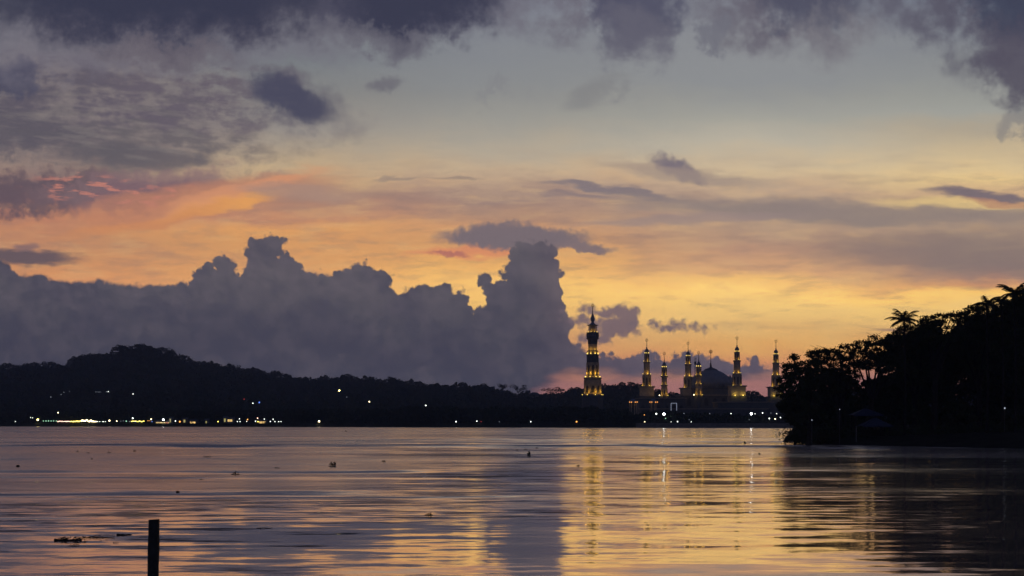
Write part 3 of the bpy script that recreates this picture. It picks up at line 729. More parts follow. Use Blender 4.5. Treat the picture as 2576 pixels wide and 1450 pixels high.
for q in range(32):                                          # zigzag fins round the foot of the dome
    a0 = 2*math.pi*q/32; a1 = 2*math.pi*(q+.5)/32; a2 = 2*math.pi*(q+1)/32
    for (u, v_) in ((a0, a1), (a2, a1)):
        z0, z1 = zd(1056), zd(960)
        vs = []
        for rr in (21.5, 22.1):
            for (aa, zz) in ((u - .012, z1), (u + .012, z1), (v_ + .012, z0), (v_ - .012, z0)):
                vs.append((rr*math.cos(aa), 8 + rr*math.sin(aa), zz))
        rb.add(vs, [(0,1,2,3),(7,6,5,4),(0,4,5,1),(1,5,6,2),(2,6,7,3),(3,7,4,0)])
rb.build('zigzag_fins', 'wall', hall)
for sx, sy in ((-27, -2), (27, -2), (-27, 26), (27, 26)):
    cd = MB().lathe([(3.2, zd(1200)+1.02), (3.2, zd(960)), (3.1, zd(930)), (2.4, zd(890)), (1.3, zd(850)), (.2, zd(822))], 16, c=(sx*.62, sy)).build('corner_dome', 'dome', hall, smooth=True)
for q in range(7):
    x = -24 + q * 8
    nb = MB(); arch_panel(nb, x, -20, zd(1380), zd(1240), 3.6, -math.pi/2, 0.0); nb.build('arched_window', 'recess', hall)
# long arcades left and right of the hall
def wing(label, px0, px1, y0, D, m='wall', depth=30, arches=6):
    a = P(px0, y0, D); b_ = P(px1, y0, D); w_ = b_.x - a.x; h_ = a.z - GZ
    t = thing('mosque_wing', label, 'arcade building', ((a.x+b_.x)/2, D, GZ))
    MB().box((0, depth/2, h_/2), (w_, depth, h_)).build('wall', m, t)
    MB().box((0, depth/2-.2, h_+.4), (w_+2, depth+2, .8)).build('parapet', 'trim', t)
    for q in range(arches):
        nb = MB(); arch_panel(nb, -w_/2 + w_*(q+.5)/arches, 0, 1, h_*.72, w_/arches*.5, -math.pi/2, 0.0); nb.build('arch', 'recess', t)
    return t
wing('low dark arcade wing under the left corner minaret and the lit gateway outline', 1608, 1724, 1003, 1282, 'stone_dark')
wing('low pale walled wing stretching right from the big dome to the river tree', 1806, 1944, 1013, 1243, 'stone_dark')
wing('long lowest terrace wall in front of the mosque', 1612, 1930, 1030, 1180, 'stone_dark', 12, 16)
# little domed kiosks with a ring of lamps
for px, lab in ((1592.5, 'small lamp-ringed kiosk nearer the tallest minaret'), (1643.5, 'small lamp-ringed kiosk below the leftmost corner minaret')):
    c = P(px, 1010, 1150); t = thing('kiosk', lab, 'kiosk', (c.x, 1150, GZ), 0, 'lamp-ringed kiosks before the mosque'); zc = c.z - GZ
    for q in range(6): MB().lathe([(.25,0),(.22,zc-1)],6,c=(2.6*math.cos(q*math.pi/3),2.6*math.sin(q*math.pi/3))).build('column','stone',t)
    MB().lathe([(3.5,zc-1),(3.6,zc-.4),(2.6,zc+.8),(.4,zc+2)],12).build('roof','dome',t)
    for q in range(5): MB().ball((-3+q*1.5, -3.2, zc-.6), .34, 8, 6).build('lamp','lamp_orange',t)
    light(t, (0,-1.5,zc-2), 120, (1,.6,.25))
# LED-outlined gateway
a = P(1688.2, 1014.5, 1120); b_ = P(1702.3, 1033, 1120)
t = thing('gateway', 'tall rectangular gateway outlined in white light below the mosque', 'gateway', ((a.x+b_.x)/2, 1120, GZ)); hw = (b_.x-a.x)/2; zt = a.z-GZ; zb = b_.z-GZ
MB().box((-hw,.6,zt/2),(1,.9,zt)).build('pillar','concrete',t); MB().box((hw,.6,zt/2),(1,.9,zt)).build('pillar','concrete',t); MB().box((0,.6,zt-.6),(hw*2-1.02,.85,1.1)).build('lintel','concrete',t)
e = MB(); e.box((-hw,0,(zt+zb)/2),(.24,.2,zt-zb)); e.box((hw,0,(zt+zb)/2),(.24,.2,zt-zb)); e.box((0,0,zt),(hw*2+.2,.19,.24)); e.build('light_outline','led_white',t)
# lattice mast
c = P(1749, 900, 1480); t = thing('lattice_mast', 'thin lattice antenna mast rising behind the mosque, left of the dome', 'mast', (c.x, 1480, GZ)); H_ = c.z - GZ
mb = MB()
for sx, sy in ((-1,-1),(1,-1),(0,1)): mb.tube([(sx*1.6,sy*1.6,0),(sx*.7,sy*.7,H_)],[.16,.12],4)
for q in range(22):
    z0, z1 = H_*q/22, H_*(q+1)/22; s0 = 1.6-.9*q/22; s1 = 1.6-.9*(q+1)/22
    mb.tube([(-s0,-s0,z0),(s1,-s1,z1)],[.07,.07],4); mb.tube([(s0,-s0,z0),(0,s1,z1)],[.07,.07],4)
mb.build('lattice','steel',t); MB().box((0,-1.2,H_-6),(2.2,.3,3)).build('antenna_panel','steel',t)

# ------------------------------------------------------------------ lamps and lit fronts on the far bank
protos = {}
def street_lamp(px, py, size, m, label, group=None, d=None, name='street_lamp'):
    """px, py of the lamp head; size = head radius in m; the pole stands on the bank"""
    d = d or shore(px) + 5; c = P(px, py, d); g = terrain(px, d); hgt = max(c.z - g, 1.2)
    key = (name, m, round(hgt), round(size, 2))
    if key not in protos:
        t = thing(name, label, 'lamp', (c.x, d, g), 0, group)
        MB().lathe([(.12,0),(.09,hgt)],6).build('pole','steel',t)
        MB().ball((0,-.25,hgt), size * .72, 8, 6).build('lamp_head', m, t)
        protos[key] = t
    else:
        t = copy_tree(protos[key]); t.location = (c.x, d, g - (round(hgt) - hgt) * 0); 
        t['label'] = label; t['category'] = 'lamp'
        if group: t['group'] = group
        elif 'group' in t.keys(): del t['group']
    t.location.z = c.z - max(hgt, 1.2) if False else g
    return t
def sxy(cx, cy, x0, sc_, y0=1600): return (x0 + cx / sc_) * .6289, (y0 + cy / sc_) * .6289
L7 = lambda cx, cy: sxy(cx, cy, 0, 3.68); L8 = lambda cx, cy: sxy(cx, cy, 600, 3.68)
one = [  # (pos, size, material, label)
 (L7(228,319), .28,'lamp_white','tiny white lamp furthest left on the far waterfront'),
 (L7(558,292), .85,'lamp_big_yellow','brightest yellow lamp at the left end of the lit waterfront'),
 (L7(857,188), .5,'lamp_warm','single warm lamp hanging high above the pink string of lights'),
 (L7(1612,305), .72,'lamp_warm','bright warm lamp right of the long yellow string of lights'),
 (L7(1720,312), .5,'lamp_warm','medium warm lamp, next one right of the bright warm waterfront lamp'),
 (L7(1955,270), .66,'lamp_white','large white lamp with a greenish glow above the short yellow string'),
 (L7(2225,285), .52,'lamp_warm','warm lamp at upper left of the long lit yellow front'),
 (L7(2405,292), .72,'lamp_bright','large bright lamp directly above the long lit yellow front'),
 (L7(1860,313), .4,'lamp_green','dim green lamp left of the greenish white one'),
 (L7(1995,343), .42,'lamp_blue','deep blue lamp low under the short yellow string'),
 (L7(2050,345), .36,'lamp_teal','dim teal lamp right of the deep blue one'),
 (L7(2240,328), .4,'lamp_blue','faint blue lamp left of the long lit yellow front'),
 (L8(375,310), .48,'lamp_white','white lamp first to the right of the long lit yellow front'),
 (L8(440,325), .75,'lamp_orange','red-orange lamp cluster right of the lit yellow front'),
 (L8(1003,318), .42,'lamp_yellow','small yellow lamp left of the tall olive lit panel'),
 (L8(1437,288), .55,'lamp_orange','orange lamp between two groups of white lamps'),
 (L8(1585,270), .50,'lamp_pink','pinkish lamp above the wide orange shop light'),
 (L8(1590,335), .40,'lamp_yellow','yellow lamp at the foot of the wide orange shop light'),
 (L8(2490,315), .78,'lamp_warm','large warm lamp alone right of the lit waterfront'),
]
for (p, s, m, lab) in one: street_lamp(p[0], p[1], s, m, lab)
def row(ptsl, s, m, label, group, **kw):
    for p in ptsl: street_lamp(p[0], p[1], s * random.uniform(.85, 1.1), m, label, group, **kw)
row([L7(450,262), L7(482,264)], .32,'lamp_white','one of two close white lamps left of the brightest yellow lamp','pair of white lamps at the left')
row([L7(640+38*i,310) for i in range(6)], .38,'lamp_green','pale green lamp in the evenly spaced row right of the brightest yellow lamp','row of pale green lamps')
row([L7(850+11*i,316+random.uniform(-6,8)) for i in range(17)], .36,'lamp_pink','pinkish bulb in the string of lights after the green row','pinkish string of bulbs')
row([L7(1040+13*i,322+random.uniform(-14,8)) for i in range(13)], .42,'lamp_yellow','yellow bulb in the left part of the long yellow string','left yellow string of bulbs')
row([L7(1200+12*i,300+i*.9+random.uniform(-12,14)) for i in range(19)], .48,'lamp_warm','warm bulb in the brighter right part of the long yellow string','bright string of warm bulbs')
row([L7(1440,325),L7(1470,328),L7(1515,322),L7(1528,320),L7(1555,335)], .30,'lamp_white','small white lamp in the loose group left of the bright warm lamp','loose white lamps')
row([L7(1780,312),L7(1815,308),L7(1905,325),L7(1915,335),L7(1985,308)], .26,'lamp_dim','faint white lamp around the large greenish white lamp','faint white lamps')
row([L7(1940+14*i,316+random.uniform(-6,7)) for i in range(14)], .34,'lamp_yellow','tiny yellow bulb in the short string under the greenish white lamp','short yellow string of bulbs')
row([L7(2175+16*i,306) for i in range(3)], .24,'lamp_orange','small orange bulb below the warm lamp beside the lit front','three orange bulbs')
row([L8(1317,278),L8(1287,320),L8(1325,320)], .36,'lamp_white','white lamp in the triangle of three right of the yellow windows','triangle of three white lamps')
row([L8(1425,316),L8(1555,313),L8(1683,282)], .38,'lamp_white','white lamp standing near the wide orange shop light','white lamps by the orange shop')
row([L8(1773,318),L8(1813,284),L8(1840,323),L8(1895,325),L8(1930,324)], .36,'lamp_white','white lamp in the last group of five at the right end of the lit waterfront','last five white lamps')
# hillside lamps
HL = lambda cx, cy: ((cx/2.1467)*.6289, (1340+cy/2.1467)*.6289)
def hill_lamp(p, s, m, label, group=None, d=1350): 
    street_lamp(p[0], p[1], s, m, label, group, d=d, name='hillside_lamp')
hill_lamp(HL(437,533), .45,'lamp_dim','pale lamp, lowest of the climbing lamps on the left hill', d=1250)
for q, p in enumerate([HL(525,511),HL(550,492),HL(598,485)]): hill_lamp(p, .4,'lamp_dim',['pale lamp, second up the climbing line on the left hill','pale lamp, third up the climbing line on the left hill','pale lamp at the top of the climbing line on the left hill'][q], d=1270)
for q in range(5): hill_lamp(HL(822+11*q,490), .26,'lamp_dim','faint lamp in the short dotted line halfway up the hill','short dotted line of hill lamps', 1280)
hill_lamp(HL(915,488), .36,'lamp_dim','faint lamp left of its brighter twin right of the dotted line', d=1280); hill_lamp(HL(931,487), .48,'lamp_white','bright small lamp just right of the dotted line on the hill', d=1280)
hill_lamp(HL(1143,507), .55,'lamp_white','lone white lamp below the summit of the big hill', d=1270)
hill_lamp(HL(1325,666), .38,'lamp_dim','faint lamp over the waterfront between hill and lit yellow front', d=1060)
hill_lamp(HL(2096,552), .4,'lamp_red','tiny red lamp on the right part of the hill', d=1200)
hill_lamp(HL(2172,587), .5,'lamp_white','white lamp beside the blue sign light on the hill', d=1160)
hill_lamp(HL(2227,580), .85,'lamp_blue','blue light next to a white lamp on the lower hill', d=1160)
ML = lambda cx, cy: ((1100+cx/1.9815)*.6289, (1440+cy/1.9815)*.6289)
hill_lamp(ML(510,243), .9,'lamp_big_yellow','strong yellow lamp halfway up the middle of the ridge', d=1300)
hill_lamp(ML(569,295), .35,'lamp_dim','faint bluish lamp below the strong yellow ridge lamp', d=1230)
hill_lamp(ML(748,331), .6,'lamp_warm','warm lamp low on the middle ridge, right of the yellow one', d=1150)
hill_lamp(ML(1195,361), .6,'lamp_white','lone white lamp over the middle tree belt', d=1080)
for (q, s, m, lab) in [((1435,491),.5,'lamp_white','white shore lamp near the middle of the far bank'),((1600,486),.42,'lamp_white','smaller white shore lamp right of the middle one'),((1634,501),.28,'lamp_red','tiny red shore light right of two white lamps'),
        ((2027,498),.4,'lamp_white','white shore lamp between the red light and the orange one'),((1778,504),.25,'lamp_dim','barely visible lamp on the middle of the far bank'),((2390,498),.62,'lamp_orange','orange shore lamp left of the tallest minaret')]:
    p = ML(*q); street_lamp(p[0], p[1], s, m, lab, d=shore(p[0]) + 4)
RL = lambda cx, cy: ((2500+cx/3.68)*.6289, (1560+cy/3.68)*.6289)
for (q, s, m, lab) in [((285,368),.4,'lamp_orange','small orange lamp below the left mosque minarets'),((460,352),.72,'lamp_white','greenish white lamp left of the dazzling white floodlight'),((573,357),1.05,'lamp_bright','dazzling white floodlight on the bank below the mosque'),
        ((598,418),.26,'lamp_green','tiny green lamp under the dazzling white floodlight'),((290,492),.4,'lamp_warm','small warm lamp at the waterline left of the floodlight'),((678,467),.34,'lamp_white','left small shore lamp right of the dazzling floodlight'),
        ((772,466),.55,'lamp_white','medium white shore lamp under the lit gateway outline'),((867,346),.3,'lamp_dim','faint lamp right of the lit gateway'),((943,438),.26,'lamp_dim','faint lamp above a white lamp, right of the gateway'),
        ((975,461),.38,'lamp_white','white shore lamp right of the lit gateway'),((1247,349),.28,'lamp_dim','faint lamp below the big dome'),((1560,348),.38,'lamp_white','small white lamp below the right podium'),
        ((1858,352),.95,'lamp_bright','dazzling bluish white floodlight at the right of the far bank'),((1912,351),.3,'lamp_white','small lamp touching the right of the bluish floodlight'),((2024,339),.5,'lamp_white','white lamp, second right of the bluish floodlight'),
        ((2147,341),.26,'lamp_dim','faint lamp high between white lamps at right'),((2231,350),.34,'lamp_white','small lamp above the yellowish one beside the river tree'),((2123,421),.55,'lamp_white','greenish lamp low left of the river tree'),
        ((2210,427),.5,'lamp_warm','yellowish lamp low beside the river tree'),((2288,407),.45,'lamp_white','white lamp nearest the river tree'),((1827,458),.26,'lamp_dim','faint shore lamp under the bluish floodlight'),
        ((2440,421),.3,'lamp_white','small lamp glimpsed at the edge of the river tree')]:
    p = RL(*q); street_lamp(p[0], p[1], s * .85, m, lab, d=shore(p[0]) + 6)
# lit shop fronts / boats' sheds
def lit_house(pa, pb_, m, label, name='waterfront_shop', red=False, rooftop=True):
    x0, y0 = pa; x1, y1 = pb_; px = (x0+x1)/2; d = shore(px) + 9; A = P(x0, y0, d); B = P(x1, y1, d); g = terrain(px, d)
    w_ = B.x - A.x; t = thing(name, label, 'shop', ((A.x+B.x)/2, d, g)); ht = A.z - g
    MB().box((0, 3.2, (ht+.6)/2), (w_+1.2, 6, ht+.6)).build('wall', 'wall', t)
    MB().add([(-w_/2-1.1,-.4,ht+.6),(w_/2+1.1,-.4,ht+.6),(w_/2+1.1,6.8,ht+.6),(-w_/2-1.1,6.8,ht+.6),(-w_/2-1.1,3.2,ht+1.5),(w_/2+1.1,3.2,ht+1.5)], [(0,3,2,1),(0,1,5,4),(2,3,4,5),(0,4,3),(1,2,5)]).build('roof','roof',t)
    hz = A.z - B.z; zc = (A.z + B.z)/2 - g
    wl = w_ * (.74 if red else 1)
    n = max(1, int(round(wl / 2.2)))
    for q in range(n): MB().box((-w_/2 + wl*(q+.5)/n, .12, zc), (wl/n*.86, .12, hz)).build('lit_window', m, t)
    if red:
        MB().box((-w_/2 + wl + w_*.1, .12, zc), (w_*.16, .12, hz)).build('red_panel', 'lit_red', t); MB().box((w_/2-.3, .12, zc), (.55, .12, hz)).build('lit_window', m, t)
lit_house(L7(2292,328), L7(2488,356), 'lit_front', 'long low shop with a glowing yellow front and a red right end', red=True)
lit_house(L7(2498,280), L7(2514,330), 'lit_olive', 'narrow olive lit panel at the right end of the yellow front')
lit_house(L8(492,292), L8(520,332), 'lit_olive', 'small olive lit booth right of the red-orange lamps')
lit_house(L8(585,322), L8(670,350), 'lit_window', 'shop with a low orange row of windows left of centre')
lit_house(L8(818,312), L8(836,345), 'lit_olive', 'tiny olive lit booth in the middle of the waterfront')
lit_house(L8(1088,275), L8(1114,322), 'lit_olive', 'tall olive lit panel beside the yellow windows')
lit_house(L8(1140,288), L8(1212,320), 'lit_front', 'shop with a group of yellow windows right of the olive panel')
lit_house(L8(1605,318), L8(1700,345), 'lit_window', 'wide orange lit shop among white lamps')
# dark embankment wall below the mosque
e = MB(); pts = []
for q in range(24):
    px = 1600 + q * 20; d = shore(px) - 1.2; pts.append(((px - CX) / F * d, d))
for (x0, y0), (x1, y1) in zip(pts[:-1], pts[1:]):
    e.add([(x0,y0,-.5),(x1,y1,-.5),(x1,y1,2.7),(x0,y0,2.7),(x0,y0+1,-.5),(x1,y1+1,-.5),(x1,y1+1,2.7),(x0,y0+1,2.7)], [(0,1,2,3),(7,6,5,4),(3,2,6,7),(0,3,7,4),(1,5,6,2)])
t = thing('embankment_wall', 'long low concrete embankment wall along the far shore below the mosque', 'wall'); e.build('wall','concrete',t)
rl_ = MB()
for (x0, y0), (x1, y1) in zip(pts[:-1], pts[1:]): rl_.tube([(x0,y0+.3,3.6),(x1,y1+.3,3.6)],[.06,.06],4); rl_.tube([(x0,y0+.3,2.7),(x0,y0+.3,3.6)],[.05,.05],4)
rl_.build('railing','steel',t)

# ------------------------------------------------------------------ the wooded point at the right
bank = MB()
edge = [(1966,1114),(1985,1110),(2010,1115),(2060,1118),(2150,1121),(2300,1124),(2450,1127),(2600,1130),(2800,1135),(3100,1142)]
ring = []
for q, (ex, ey) in enumerate(edge):
    d = CH * F / (ey - HY); x = (ex - CX) / F * d; ring.append((x, d))
NB = 10
for (x, d) in ring:
    for j in range(NB + 1):
        t_ = j / NB; yy = d + t_ * 110; xx = x * yy / d + t_ * 3
        zz = -.3 if j == 0 else (.5 + 2.2 * min(1, t_ * 3) + random.uniform(-.2, .3))
        if (x, d) == ring[0]: zz = -.3 if j == 0 else .2
        bank.v.append((xx, yy, zz if j < NB else -.5))
for i in range(len(ring) - 1):
    for j in range(NB):
        a = i * (NB+1) + j; bank.f.append((a, a + NB + 1, a + NB + 2, a + 1))
tag(bank.build('riverbank', 'soil', smooth=True), 'low earth bank of the wooded point at right', None, kind='structure')

def tree(label, D, blobs, base_px, leaf=.37, dens=1.3, group='trees on the dark wooded point', name='broadleaf_tree', sub=9.0, limbs=True):
    k = D / F; bx = (base_px - CX) / F * D; gz = 1.2
    t = thing(name, label, 'tree', (bx, D, gz), 0, group)
    Cn = []; tips = []
    for (cx_, cy_, rx, ry) in blobs:
        c = P(cx_, cy_, D); c = (c.x - bx, 0.0, c.z - gz); RX, RZ = rx * k, ry * k; RY = RX * .9
        yo = RNG.uniform(-1, 1) * RX * .6
        tips.append((c[0], yo, c[2] - RZ * .3, RX))
        ns = max(5, int(rx * ry * 3.14 / (3.14 * sub * sub) * 3.5))
        for _ in range(ns):
            while True:
                u = RNG.uniform(-1, 1, 3)
                if (u ** 2).sum() < 1: break
            m_ = (u ** 2).sum() ** .5; u = u * (m_ ** -.35 if m_ > .05 else 1)
            sc_ = np.array([c[0] + u[0]*RX, yo + u[1]*RY, c[2] + u[2]*RZ])
            sr = sub * k * RNG.uniform(.55, 1.2)
            n = int(46 * dens)
            g = RNG.normal(size=(n, 3)) * np.array([sr*.62, sr*.62, sr*.36])
            Cn.append(sc_ + g)
    V = leaf_quads(np.concatenate(Cn), leaf)
    np_mesh('crown', V, 4, 'foliage', t)
    mb = MB(); zc = min(q[2] for q in tips); top = max(q[2] for q in tips); tz = max(2.0, zc * .55)
    r0 = .16 + top * .018
    mb.tube([(0,0,-1.5),(.1,0,tz*.5),(.2,.1,tz)], [r0*1.3, r0, r0*.85], 8)
    mb.build('trunk', 'bark', t)
    if limbs:
        lb = MB()
        for (x, y, z, rr) in tips:
            m1 = (x*.45 + random.uniform(-.6,.6), y*.5, tz + (z - tz)*.5 + .5)
            lb.tube([(.2,.1,tz-.3), m1, (x, y, z)], [r0*.5, r0*.32, r0*.12], 6)
            for _ in range(5):
                lb.tube([(x,y,z), (x+random.uniform(-.4,.4)*rr, y+random.uniform(-.4,.4)*rr, z+random.uniform(0,.5)*rr), (x+random.uniform(-1,1)*rr, y+random.uniform(-.8,.8)*rr, z+random.uniform(-.1,.9)*rr*.8)], [r0*.13, r0*.08, .02], 4)
        lb.build('limbs', 'bark', t)
    return t
tree('leftmost dark tree of the wooded point, leaning over the water', 236, [(1992,930,30,18),(2030,918,32,20),(1975,960,20,20),(1968,985,16,16),(2010,965,38,32),(2045,950,32,26),(1985,1010,28,26),(2030,1010,40,30),(1972,1030,20,14),(2005,1045,34,22),(1998,900,10,9)], 2035)
tree('spreading dark tree with feathery flat layers, second from the left', 250, [(2085,888,34,12),(2060,900,30,14),(2115,895,34,14),(2150,915,40,18),(2095,925,46,22),(2140,945,36,16),(2065,950,34,24),(2105,975,34,18),(2052,885,24,5)], 2110)
tree('dark tree with level upper boughs, third from the left below the left palm', 248, [(2165,868,26,8),(2195,858,36,11),(2232,856,30,14),(2180,888,44,16),(2235,890,38,22),(2200,915,44,16),(2255,925,34,26),(2130,872,14,6)], 2190)
tree('tall dark tree below the left palm', 258, [(2290,838,46,24),(2262,860,36,26),(2320,850,44,36),(2290,890,54,34),(2340,900,56,44),(2290,945,46,34)], 2300)
tree('thin-crowned dark tree with a bough arching out to the right of the left palm', 246, [(2340,808,26,16),(2368,818,26,18),(2330,835,34,22),(2372,795,18,6),(2395,793,22,6),(2418,792,16,7),(2400,826,14,6),(2385,846,40,16)], 2350, dens=.8, sub=7)
tree('big dark tree filling the space under the middle palms', 255, [(2430,805,34,18),(2462,788,38,20),(2500,775,42,22),(2450,835,54,34),(2510,830,56,44),(2410,870,50,30),(2470,890,66,46)], 2460)
tree('largest dark tree at the right edge of the picture', 245, [(2560,770,44,26),(2598,752,44,28),(2545,800,46,32),(2590,820,60,50),(2640,790,60,60),(2560,880,70,50),(2650,880,60,60)], 2590, leaf=.5)
# back row: heavier crowns that close the wood
for (lab, D, bl, bp) in [('dark round tree in the second row behind the blue roofed shelters', 285, [(2290,990,60,40),(2330,960,60,50),(2260,1020,50,34),(2360,1020,60,40),(2230,1030,40,26)], 2310),
        ('dark broad tree in the second row under the big right tree', 290, [(2430,940,70,56),(2500,950,70,60),(2450,1010,80,46),(2540,1010,70,50)], 2470),
        ('dark tree in the second row at the right edge of the picture', 284, [(2600,940,80,60),(2620,1010,90,60),(2560,960,60,50),(2700,960,60,60)], 2620),
        ('low dark tree in the second row behind the leftmost trees', 276, [(2060,1030,50,30),(2110,1020,46,30),(2020,1055,44,24),(2150,1040,36,22),(2090,1060,60,20),(2090,1000,40,20)], 2080)]:
    tree(lab, D, bl, bp, leaf=.75, dens=1.0, sub=11, limbs=False)
for (lab, D, bl, bp) in [('dense dark tree filling the gap under the left palm', 270, [(2290,880,60,40),(2250,930,50,40),(2320,920,60,50),(2200,985,44,30),(2250,990,50,40)], 2270),
        ('dense dark tree behind the arching bough', 268, [(2360,865,56,34),(2400,900,66,46),(2340,940,56,50),(2440,850,50,36)], 2385),
        ('dense dark tree in the second row behind the big dark tree', 272, [(2480,840,60,46),(2520,890,70,56),(2440,900,56,50),(2500,940,70,50)], 2490),
        ('dense dark tree in the second row right of the tallest palm', 274, [(2580,830,60,50),(2640,860,70,60),(2570,890,60,50),(2620,930,80,50)], 2585),
        ('dense low tree behind the leftmost spreading trees', 268, [(2040,985,40,34),(2090,965,44,34),(2130,975,30,26),(2070,1020,60,34),(2005,1015,36,34),(2120,1050,60,26)], 2065),
        ('dense dark tree low behind the shelters', 262, [(2180,1020,50,26),(2240,1045,50,30),(2300,1050,50,34),(2360,1060,50,30),(2160,1060,40,24)], 2215),
        ('dense dark tree low on the bank at far right', 258, [(2420,1050,60,36),(2490,1060,60,36),(2560,1060,60,36),(2620,1060,70,40),(2680,1060,60,40)], 2540)]:
    tree(lab, D, bl, bp, leaf=.8, dens=1.1, sub=11, limbs=False)
# shrubs along the waterline
def shrub(px, D, w_, top, label):
    base = HY + CH * F / D; k = D / F; x = (px - CX) / F * D
    t = thing('shrub', label, 'shrub', (x, D, .5), 0, 'shrubs on the edge of the wooded point')
    Cn = []; hh = (base - top) * k
    for _ in range(int(26)):
        cx_ = RNG.uniform(-.5, .5) * w_ * k; cz = RNG.uniform(.0, .8) * hh * (1 - abs(cx_ / (w_*k)) * .8)
        Cn.append(np.array([cx_, RNG.uniform(-1.6, 1.6), cz]) + RNG.normal(size=(58, 3)) * np.array([.75, .6, .42]))
    np_mesh('foliage', leaf_quads(np.concatenate(Cn), .4), 4, 'foliage', t)
    mb = MB()
    for _ in range(6): mb.tube([(random.uniform(-.3,.3),0,-.6),(random.uniform(-1.5,1.5),random.uniform(-.8,.8),hh*.7)],[.07,.03],5)
    mb.build('stems','bark',t)
sh_names = ['shrub at the tip of the wooded point, overhanging the water','shrub next to the tip of the point','shrub left of the pale pole on the bank','shrub at the foot of the pale pole','shrub below the upper blue shelter roof','shrub below the lower blue shelter roof','shrub right of the lower blue shelter','shrub on the bank under the second-row round tree','shrub on the dark bank right of the shelters','shrub on the bank below the middle palms','shrub on the bank left of the picture edge','shrub on the bank at the right edge of the picture']
for q, (px, D, w_, top) in enumerate([(2000,236,50,1078),(2040,238,60,1066),(2085,239,60,1074),(2130,238,60,1082),(2178,236,60,1088),(2225,236,62,1086),(2272,236,66,1074),(2325,235,70,1070),(2380,234,70,1062),(2440,234,80,1060),(2500,232,80,1058),(2560,230,90,1056)]):
    shrub(px, D + 6, w_, top, sh_names[q])
def palm(px, py, D, L, nf, label, up=.55):
    c = P(px, py, D); gz = 1.5; H_ = c.z - gz
    t = thing('palm_tree', label, 'palm tree', (c.x, D, gz), 0, 'palms rising from the wooded point')
    MB().tube([(0,0,-1),(.25,0,H_*.4),(.1,.1,H_*.8),(0,0,H_)],[.26,.2,.16,.14],8).build('trunk','bark',t)
    Ln = L * D / F
    for q in range(nf):
        a = 2*math.pi*(q+random.uniform(-.2,.2))/nf; e0 = random.uniform(.15, 1.15) if q % 3 else random.uniform(-.1,.3)
        pts = []; x = z = 0.0; el = e0; l = Ln * random.uniform(.8, 1.08); n = 9
        for i in range(n + 1):
            pts.append(Vector((math.cos(a)*x, math.sin(a)*x, H_ + z))); x += math.cos(el)*l/n; z += math.sin(el)*l/n; el -= (1.35 + random.uniform(-.15,.2))/n * (1.15 if i > 3 else .7)
        fr = MB(); fr.tube(pts, [.05*(1-i/(n+2)) for i in range(n+1)], 4)
        side_ = Vector((-math.sin(a), math.cos(a), 0))
        for i in range(1, n*4):
            f_ = i/(n*4)*n; i0 = int(f_); p_ = pts[i0].lerp(pts[min(i0+1,n)], f_-i0); dirv = (pts[min(i0+1,n)] - pts[i0]).normalized()
            ll = Ln*.26*math.sin(math.pi*min(1,(i/(n*4))*.85+.13))+.12
            for sg in (-1, 1):
                e_ = p_ + (side_*sg*.75 + dirv*.6 + Vector((0,0,-.45+random.uniform(-.2,.15)))).normalized()*ll
                wv = dirv*.075
                fr.add([p_-wv, p_+wv, e_], [(0,1,2)])
        fr.build('frond','palm',t)
palm(2274, 806, 240, 50, 19, 'palm tree with a star of ragged fronds, left of the other palms')
palm(2482, 765, 234, 44, 15, 'palm tree with a drooping crown above the big dark tree')
palm(2552, 738, 232, 52, 17, 'tallest palm tree, near the right edge of the picture')
palm(2520, 758, 240, 26, 13, 'small palm tree between the two rightmost palms')
# shelters with blue roofs
def shelter(px, ytop, yeave, hwpx, D, label):
    a = P(px, ytop, D); e_ = P(px, yeave, D); gz = 1.3; hw = hwpx*D/F; ze = e_.z-gz; zt = a.z-gz
    t = thing('shelter', label, 'shelter', (a.x, D, gz), 0, 'blue roofed shelters under the trees')
    r_ = MB().add([(-hw,-hw*.8,ze),(hw,-hw*.8,ze),(hw,hw*.8,ze),(-hw,hw*.8,ze),(-.25,0,zt),(.25,0,zt)], [(0,3,2,1),(0,1,5,4),(2,3,4,5),(1,2,5),(3,0,4)]); r_.box((0,-hw*.8-.05,ze-.1),(hw*2,.1,.22)); r_.build('roof','blue_roof',t)
    for sx in (-1,1):
        for sy in (-1,1): MB().box((sx*hw*.8,sy*hw*.6,(ze+.0)/2-.3),(.16,.16,ze+.55)).build('post','bark',t)
    MB().box((0,hw*.55,.6),(hw*1.5,.08,1.1)).build('back_panel','drift',t)
shelter(2178, 1028, 1044, 38, 243, 'upper blue hip roof shelter, half hidden in the dark trees')
shelter(2201, 1052, 1071, 38, 238.5, 'lower blue hip roof shelter, nearer the water')
c = P(2154, 1074, 236); t = thing('pole', 'pale thin pole standing left of the lower blue shelter', 'pole', (c.x, 236, .6))
MB().lathe([(.09,-.3),(.07,c.z-.6)],8).build('shaft','concrete',t); MB().lathe([(.12,c.z-.6),(.02,c.z-.45)],8).build('cap','concrete',t)
for (px, py, s, lab) in [(2042,1057,.07,'tiny white lamp low in the leftmost tree'),(2112,1030,.06,'tiny lamp between trees left of the upper blue roof'),(2527,1027,.12,'small white lamp glimmering deep in the dark wood at right')]:
    D = 233.5; c = P(px, py, D); t = thing('garden_lamp', lab, 'lamp', (c.x, D, .8)); MB().lathe([(.05,-.5),(.04,c.z-.8)],6).build('pole','steel',t); MB().ball((0,-.1,c.z-.8), s*1.1, 8, 6).build('lamp_head','lamp_dim',t)

